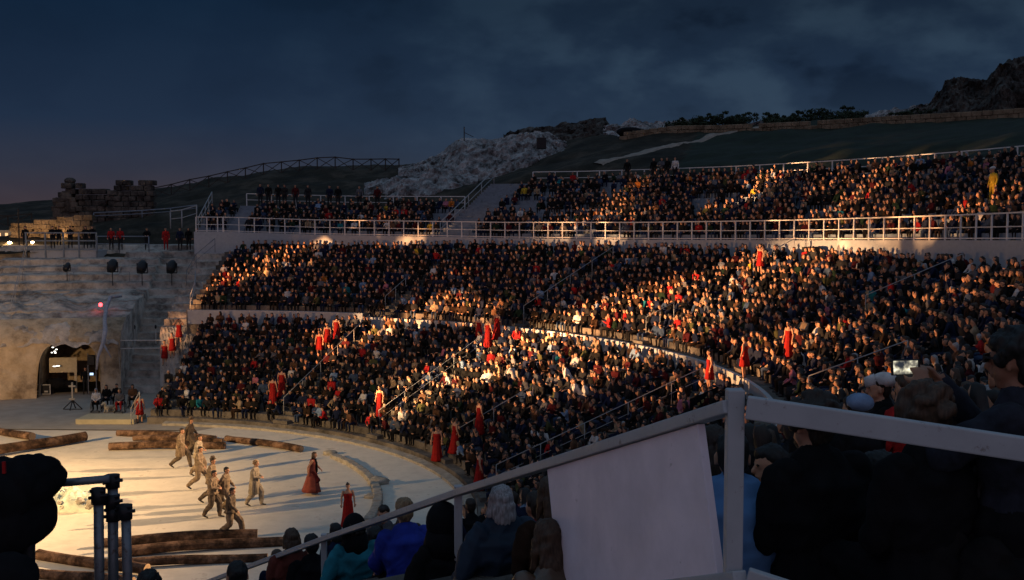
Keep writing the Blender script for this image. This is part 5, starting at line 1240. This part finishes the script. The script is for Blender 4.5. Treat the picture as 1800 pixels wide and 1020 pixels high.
# speaker box and operator high by the walkway wall, dark banner by the aisle
q = V(pol(24.4, 39.2, z2(24, 11))); m = MB(); m.box((0, 0, .45), (.75, .55, .75), rz=R_(24)); m.build('loudspeaker', M_blk, loc=q, label='black loudspeaker box against the walkway wall right of centre', cat='loudspeaker')
def banner():
    tl, tr = at(1213, 702, 39.0), at(1262, 680, 39.6); h = V((0, 0, -.62)); c = (tl + tr) / 2; m = MB(); nn = (tr - tl).cross(h).normalized() * .012; tl2, tr2 = tl, tr
    m.add([p - c for p in (tl + nn, tr + nn, tr + h + nn, tl + h + nn, tl - nn, tr - nn, tr + h - nn, tl + h - nn)], [(0, 1, 2, 3), (7, 6, 5, 4), (0, 4, 5, 1), (1, 5, 6, 2), (2, 6, 7, 3), (3, 7, 4, 0)])
    root = m.build('banner', M_blkcloth, loc=c, label='black hanging banner with small golden emblems beside a lit woman in red', cat='banner')
    sgn = 1 if nn.y < 0 else -1
    gold = mat('gold_print', (.35, .27, .10), .6, 0, 1, 0, 1); ax = (tr - tl).normalized()
    for t, zz, s_ in ((.30, -.30, .05), (.44, -.27, .06), (.62, -.27, .10), (.80, -.38, .05), (.62, -.47, .03)):
        q = tl.lerp(tr, t) + V((0, 0, zz)) - c + nn * sgn * 1.6; m = MB(); m.beam(q - ax * s_, q + ax * s_, .01, s_ * 2); m.build('emblem', gold, root)
banner()

# ================================================================== FOREGROUND
def fdrop(x, y, h, t0=4.5):
    d = ray(x, y); t = t0
    while t < 25:
        p = V((0, 0, CAM_H)) + d * t; s = surf(p.x, p.y)
        if p.z - h <= s: return V((p.x, p.y, s)), t
        t += .03
    return V((0, 0, CAM_H)) + d * 8, 8
# sloping wooden rail with the white board
A1, A2, A3, A4 = at(1296, 712, 4.2), at(805, 866, 8.4), at(568, 948, 11.5), at(352, 1028, 15.0)
root = empty('stair_railing', (A1.x, A1.y, 8.8), label='white wooden railing with a big square board sloping down the aisle before the camera', cat='railing'); o_ = V(root.location)
def fb(nm, a, b, wd, ht, mt=M_white, rt=None, bev=.006, up=(0, 0, 1)):
    m = MB(); m.beam(V(a) - o_, V(b) - o_, wd, ht, up=up); ob = m.build(nm, mt, rt or root); bv = ob.modifiers.new('soft', 'BEVEL'); bv.width = bev; bv.segments = 2; return ob
dl = (A1 - A2).normalized()
fb('top_rail', A2 + dl * .0, A1 - dl * .035, .085, .052); fb('top_rail', A3, A2 - dl * .002, .085, .052); fb('top_rail', A4, A3, .085, .052)
for p_, w_ in ((A1, .066), (A2, .062), (A3, .058)):
    base = surf(p_.x, p_.y) - .1; fb('post', (p_.x, p_.y + .045, base), (p_.x, p_.y + .045, p_.z + (.055 if p_ is A1 else .045)), w_, w_, up=(0, 1, 0))
M_panel = mat('white_panel_paint', (.78, .69, .73), .7, .006, 3.5, .10, 2.2); chips(M_panel, 9, .70, (.16, .12, .10), .55)
# square board hung square to the slope
def along(x):   # point of the rail's line seen at pixel column x
    t = 0
    for i in range(2001):
        q = A1.lerp(A2, i / 2000)
        if proj(q)[0] <= x: return q
    return A2
Ta, Tb = along(1231), along(966); ax = (Ta - Tb).normalized(); pl_n = V((0, 0, 1)).cross(ax).normalized(); dn_ = ax.cross(pl_n); dn_ = dn_ if dn_.z < 0 else -dn_
off = V((-pl_n.x, -pl_n.y, 0)) * .0
H_ = .66
m = MB(); th_ = .018
cor = [Ta + dn_ * .03, Tb + dn_ * .03, Tb + dn_ * (H_ + .10), Ta + dn_ * (H_ - .03)]
m.add([c + pl_n * s_ * th_ - o_ for s_ in (1, -1) for c in cor], [(0, 1, 2, 3), (7, 6, 5, 4), (0, 4, 5, 1), (1, 5, 6, 2), (2, 6, 7, 3), (3, 7, 4, 0)])
ob = m.build('board', M_panel, root); bv = ob.modifiers.new('soft', 'BEVEL'); bv.width = .004; bv.segments = 2
lo1 = Ta + dn_ * (H_ - .00); lo2 = Tb + dn_ * (H_ + .13)
fb('lower_rail', lo1 + ax * .16, lo2 - ax * .5, .06, .085)
B1, B2 = at(1312, 716, 4.2), at(1870, 800, 3.95)
root2 = empty('barrier_rail', (B2.x, B2.y, 8.8), label='broad white wooden rail running to the right edge before the dark figures', cat='railing'); o_ = V(root2.location)
fb('top_rail', B1, B2, .045, .088, rt=root2); fb('lower_rail', at(1312, 1018, 4.2), at(1870, 1200, 3.95), .045, .088, rt=root2)
fb('post', (B2.x, B2.y, 8.7), (B2.x, B2.y, B2.z + .04), .06, .06, rt=root2, up=(0, 1, 0))
NEAR = 'spectators close to the sloping foreground rail'
def fg(x, y, label, top, hcut='short', hair=1, kind='lap', turn=0, d=None, stand_=False, skin=0, bulk=1.2, scale=1.0, mt=None, bot=0, group=NEAR, lift=0, yaw=0):
    hh = (1.75 if stand_ else .90) * scale
    if d is None: p, t = fdrop(x, y, hh)
    else: p = at(x, y, d); p.z -= hh; t = d
    a = face_to(p, (-14, 40)) + turn
    key = 'fg_%s_%s_%s_%.1f_%.1f' % (kind, hcut, stand_, bulk, yaw)
    mk = (lambda: standing(kind, hcut, bulk, yaw=yaw)) if stand_ else (lambda: seated(kind, hcut, bulk, yaw=yaw))
    o = person(key, mk, p, a, label, skin=skin, top=mt or M_cloth[top], bot=M_cloth[bot], hair=hair, group=group, voxel=.0105, scale=scale, smooth=2)
    print('fg', label[:40], round(t, 1), [round(q, 2) for q in p], round(surf(p.x, p.y), 2)); return o
M_teal = mat('teal_jacket_cloth', (.008, .13, .17), .8, .02, 9, .3, 6); M_blueJ = mat('royal_blue_jacket', (.012, .03, .26), .8, .02, 9, .3, 6); M_navyJ = mat('navy_quilted_jacket', (.010, .022, .040), .7, .03, 7, .2, 5)
M_bshirt = mat('sky_blue_cloth', (.10, .22, .42), .9, .01, 12, .12, 5); M_rustJ = mat('rust_brown_coat', (.10, .022, .014), .9, .02, 9, .3, 6); M_brownJ = mat('shiny_brown_jacket', (.07, .04, .018), .35, .03, 7, .3, 5, spec=.7)
def hood(o, z=.76, s=1.0, mt=None):
    m = MB(); m.ball((0, -.015, z), (.112 * s, .125 * s, .14 * s), 16, 12); m.tube([(0, -.03, z - .22), (0, -.03, z - .05)], [.15 * s, .11 * s], 16); attach(o, m, 'hood', mt or M_cloth[0])
o = fg(622, 903, 'seated person in a teal jacket with a dark hood up', 0, mt=M_teal, kind='back', bulk=1.35, d=11, scale=1.06); hood(o, .77)
o = fg(662, 925, 'dark long-haired person right beside the teal jacket', 0, 'long', 0, bulk=1.1, d=11.6, scale=1.06)
fg(716, 876, 'fair-haired person in a royal blue jacket with a bun', 0, 'bun', 3, mt=M_blueJ, bulk=1.25, kind='knees', d=10, scale=1.06)
o = fg(778, 890, 'large person in a black hooded coat left of the middle rail post', 0, bulk=1.45, kind='back', d=8.6, scale=1.06); hood(o, .78, 1.15)
fg(876, 846, 'grey-haired person in a broad navy quilted jacket behind the rail', 0, 'bob', 4, mt=M_navyJ, bulk=1.5, kind='back', d=8.0, scale=1.06)
fg(948, 862, 'dark-haired person in a red shirt left of the white board', 12, 'short', 1, bulk=1.15, d=8.8, scale=1.06)
fg(975, 835, 'person with brown hair tight against the left edge of the white board', 5, 'long', 2, bulk=1.1, d=7.4, scale=1.06)
fg(1000, 930, 'person in a shiny brown jacket at the lower left corner of the board', 0, 'long', 2, mt=M_brownJ, bulk=1.2, kind='elbows', d=5.9)
fg(514, 928, 'brown-haired person in a rust brown coat above the lower rail end', 0, 'bob', 2, mt=M_rustJ, bulk=1.25, d=12.6, scale=1.06)
fg(549, 938, 'black-haired person next to the rail end post', 0, 'short', 0, d=12.4, scale=1.06)
fg(418, 986, 'black-haired head low at the bottom just left of the rail', 0, 'short', 0, d=9.0, scale=1.06)
fg(268, 982, 'dark-haired woman facing back toward the camera at the bottom', 8, 'bob', 0, turn=math.pi * .95, kind='chin', d=8.5, scale=1.06)
o = fg(676, 884, 'pale-dressed person facing the camera beyond the sloping rail', 8, 'short', 1, turn=math.pi * .8, d=15)
fg(1372, 776, 'man in profile with a dark beard right of the tall rail post', 0, 'short', 0, turn=1.2, bulk=1.25, kind='lap', d=6.4)
fg(1292, 760, 'person bending forward in a sky blue shirt behind the tall post', 0, 'short', 0, mt=M_bshirt, kind='knees', bulk=1.5, turn=-.5, d=5.1, scale=1.0)
fg(1262, 745, 'dark long-haired person between the white board and the tall post', 0, 'long', 1, d=6.8, bulk=1.2)
fg(1445, 690, 'person with a big mane of brown curly hair behind the right rail', 0, 'curly', 1, bulk=1.35, kind='lap', d=5.0, scale=1.1)
fg(1645, 672, 'person with fluffy fair-brown hair under the raised phone', 0, 'curly', 2, bulk=1.3, kind='lap', d=4.5, scale=1.05)
fg(1560, 790, 'black-clad person sunk low behind the right rail', 0, 'short', 0, d=5.2, bulk=1.5)
o = fg(1520, 880, 'person in dark jeans crouched at the bottom of the dark group', 9, 'short', 0, d=5.0, bulk=1.4, kind='elbows')
pq = at(1612, 652, 4.75); rz_ = .82; pm = pq - Matrix.Rotation(rz_, 3, 'Z') @ V((0, .43, 1.53))
person('phone_man', lambda: standing('phone', 'curly', 1.3, pitch=-.05), (pm.x, pm.y, pm.z), rz_, 'big man with bushy dark hair holding up a bright phone at the right edge', skin=2, bot=M_cloth[0], hair=0, group=NEAR, voxel=.0095, smooth=2, top=mat('dark_striped_shirt', (.012, .014, .022), .9, .01, 9, .4, 20))  # darker skin tone stands in for the shade on this near figure
gl = bpy.data.objects[[o.name for o in bpy.data.objects if o.get('label', '').startswith('big man with bushy')][0]]
m = MB()
for e in (-1, 1): m.box((e * .036, .128, 1.617), (.055, .008, .036)); m.beam((e * .066, .126, 1.622), (e * .082, .02, 1.622), .006, .008)
m.beam((-.012, .130, 1.622), (.012, .130, 1.622), .006, .008); attach(gl, m, 'glasses', M_blk, False)
fg(1700, 800, 'broad person all in black filling the lower right corner', 1, 'bob', 0, d=4.6, bulk=1.7, kind='back')
fg(1800, 830, 'black-clad person cut off by the right edge of the picture', 1, 'short', 0, d=4.4, bulk=1.6, kind='lap')
fg(1455, 850, 'black-clad person low between the tall post and the curly mane', 1, 'short', 0, d=5.6, bulk=1.5, kind='lap')
o = fg(1558, 655, 'person in a white cap looking left above the right rail', 0, 'short', 1, d=9.5, turn=.8, group='spectators beyond the right rail'); m = MB(); m.ball((0, .01, .835), (.10, .11, .07), 12, 8); m.tube([(0, .09, .82), (0, .18, .805)], [.07, .045], 8); attach(o, m, 'cap', M_cloth[11])
fg(1602, 655, 'person in a bright red hooded top beside the white cap', 12, 'short', 12 % 5, d=9.2, group='spectators beyond the right rail', mt=M_cloth[12])
o = fg(1512, 692, 'person in a pale blue cap low behind the right rail', 0, 'short', 1, d=8.2, group='spectators beyond the right rail'); m = MB(); m.ball((0, .0, .835), (.10, .11, .07), 12, 8); attach(o, m, 'cap', M_cloth[16])
# phones
def screen_mat(nm, seed, st):
    m = bpy.data.materials.new(nm); m.use_nodes = True; t = m.node_tree; b = t.nodes['Principled BSDF']; b.inputs['Base Color'].default_value = (.01, .01, .01, 1); b.inputs['Roughness'].default_value = .2
    c = t.nodes.new('ShaderNodeTexCoord'); mp_ = t.nodes.new('ShaderNodeMapping'); mp_.inputs['Location'].default_value = (seed, seed, 0); t.links.new(c.outputs['Object'], mp_.inputs[0])
    n = t.nodes.new('ShaderNodeTexNoise'); n.inputs['Scale'].default_value = 26; n.inputs['Detail'].default_value = 3; t.links.new(mp_.outputs[0], n.inputs['Vector'])
    r = ramp(t, [(.35, (.01, .015, .02)), (.47, (.14, .13, .10)), (.56, (.45, .42, .30)), (.66, (.95, .9, .7))], n.outputs[0]); t.links.new(r.outputs[0], b.inputs['Emission Color']); b.inputs['Emission Strength'].default_value = st * 2.2; return m
def phone(x, y, d, w_, h_, seed, lb, tilt=0):
    p = at(x, y, d); root = empty('phone', p, label=lb, cat='phone', group='phones held up to film the stage'); root.rotation_euler = (-.08, tilt, -.1)
    m = MB(); m.box((0, .005, 0), (w_ + .022, .009, h_ + .010)); ob = m.build('case', M_blk, root); bv = ob.modifiers.new('soft', 'BEVEL'); bv.width = .004; bv.segments = 2
    m = MB(); m.box((0, -.001, 0), (w_, .002, h_)); m.build('screen', screen_mat('phone_screen_%d' % seed, seed, .85), root)
phone(1592, 646, 4.72, .102, .058, 3, 'large bright phone screen held up by the big man', -.04)
phone(1590, 730, 4.9, .058, .040, 9, 'smaller bright phone screen just above the right rail', -.1)
# hands around the large phone
def hands_on(p, w_, label, flip=1):
    f = Fig()
    return f
# ---- black covered lamp and scaffold tubes at the bottom left
root = empty('scaffold', at(197, 1100, 5.0), label='upright grey scaffold tubes with black clamps and a level crossbar', cat='scaffold'); o_ = V(root.location)
def st(x0, y0, x1, y1, d, r, nm='tube', mt=M_steel, e=None): m = MB(); m.tube([at(x0, y0, d) - o_, at(x1, y1, e or d) - o_], r, 14); m.build(nm, mt, root, True)
st(173, 862, 176, 1140, 4.95, .0225); st(198, 838, 200, 1140, 5.0, .0235); st(221, 890, 227, 1140, 4.95, .0215); st(62, 853, 192, 842, 4.95, .018)
for x, y, d, l in ((173, 872, 4.95, 28), (198, 846, 5.0, 24), (198, 882, 5.0, 26), (199, 905, 5.0, 22), (220, 900, 4.95, 26)):
    m = MB(); m.tube([at(x, y - l / 2, d) - o_, at(x, y + l / 2, d) - o_], .032, 12); m.tube([at(x - 17, y + 4, d - .02) - o_, at(x + 17, y - 2, d - .02) - o_], .008, 8); m.tube([at(x - 15, y - 8, d - .02) - o_, at(x + 10, y - 9, d - .02) - o_], .008, 8); m.build('clamp', M_blk, root, True)
root = empty('covered_lamp', at(40, 1100, 4.6), label='stage lamp wrapped in a black rain cover at the bottom left corner', cat='stage lamp'); o_ = V(root.location)
f = Fig()
for x, y, r in ((15, 872, .14), (45, 850, .095), (60, 862, .075), (30, 920, .12), (-5, 930, .15), (52, 905, .05)): q = at(x, y, 4.7) - o_; f.c([q, q + V((.0, .12, .01))], [r, r * .9], TOP)
me, reg = f.fuse(.012, None, 3, 'rain_cover'); crease(me, reg, .035); me.materials.append(M_blkcloth); ob = bpy.data.objects.new('rain_cover', me); COL.objects.link(ob); ob.parent = root
m = MB(); m.tube([at(42, 925, 4.7) - o_, at(50, 960, 4.7) - o_, at(48, 1150, 4.7) - o_], [.03, .028, .028], 12); m.tube([at(20, 930, 4.7) - o_, at(50, 962, 4.7) - o_], .02, 10); m.build('yoke', M_blk, root, True)
m = MB(); m.box(at(7, 822, 4.6) - o_, (.012, .012, .05)); m.build('red_tab', M_cloth[12], root)
m = MB(); m.ball((0, 0, 0), (.12, .12, .10), 16, 10, jit=.15); m.tube([(0, 0, -.35), (0, 0, -.05)], .05, 8); m.build('covered_microphone', M_blkcloth, loc=at(12, 1018, 4.4), smooth=True, label='round black fur-covered microphone low in the left corner', cat='microphone')

# ------------------------------------------------------------------ theatre lamps
spot('stage_flood_lamp', STG, (-24, 36.5, 0), 640000, 27, .8, (1, .64, .34), .35, door=-.055, soft=.05)
spot('stage_flood_lamp', (-42, 24, 13), (-30, 36, 0), 165000, 60, 1.0, (1, .64, .27), .4)
LQ = (-50, 30, 7.5)
spot('crowd_lamp', LQ, pol(50, 34, 7), 1000000, 44, .5, (1, .47, .19), .08, (9, .545, .64, 0), -.075, top=.055)
spot('crowd_lamp', (-50, 46, 7), pol(5, 36, 8), 620000, 34, .5, (1, .48, .19), .08, (10, .53, .63, 3), -.06, top=.05)
spot('crowd_lamp', LQ, pol(43, 24, 3.5), 700000, 7, .8, (1, .60, .28), .08)
spot('crowd_lamp', LQ, pol(24, 34, 6.5), 600000, 10, .8, (1, .54, .24), .08)
spot('crowd_lamp', LQ, pol(40, 42, 10.0), 1000000, 20, .9, (1, .53, .24), .08, (16, .49, .60, 1), .0, top=.05)
spot('stage_flood_lamp', (-22, 22, 10), (-36, 66, 1.5), 42000, 30, 1.0, (1, .62, .30), .4)  # added lamp standing in for warm stage bounce on the rock face
spot('crowd_lamp', LQ, tuple(drop(303, 622) + Vector((0, 0, 1.0))), 110000, 2.9, .9, (1, .56, .26), .08)
spot('crowd_lamp', LQ, tuple(drop(578, 612) + Vector((0, 0, 1.0))), 240000, 2.6, .6, (1, .56, .26), .08)
spot('crowd_lamp', LQ, tuple(drop(668, 728) + Vector((0, 0, 1.0))), 260000, 1.6, .6, (1, .60, .28), .08)
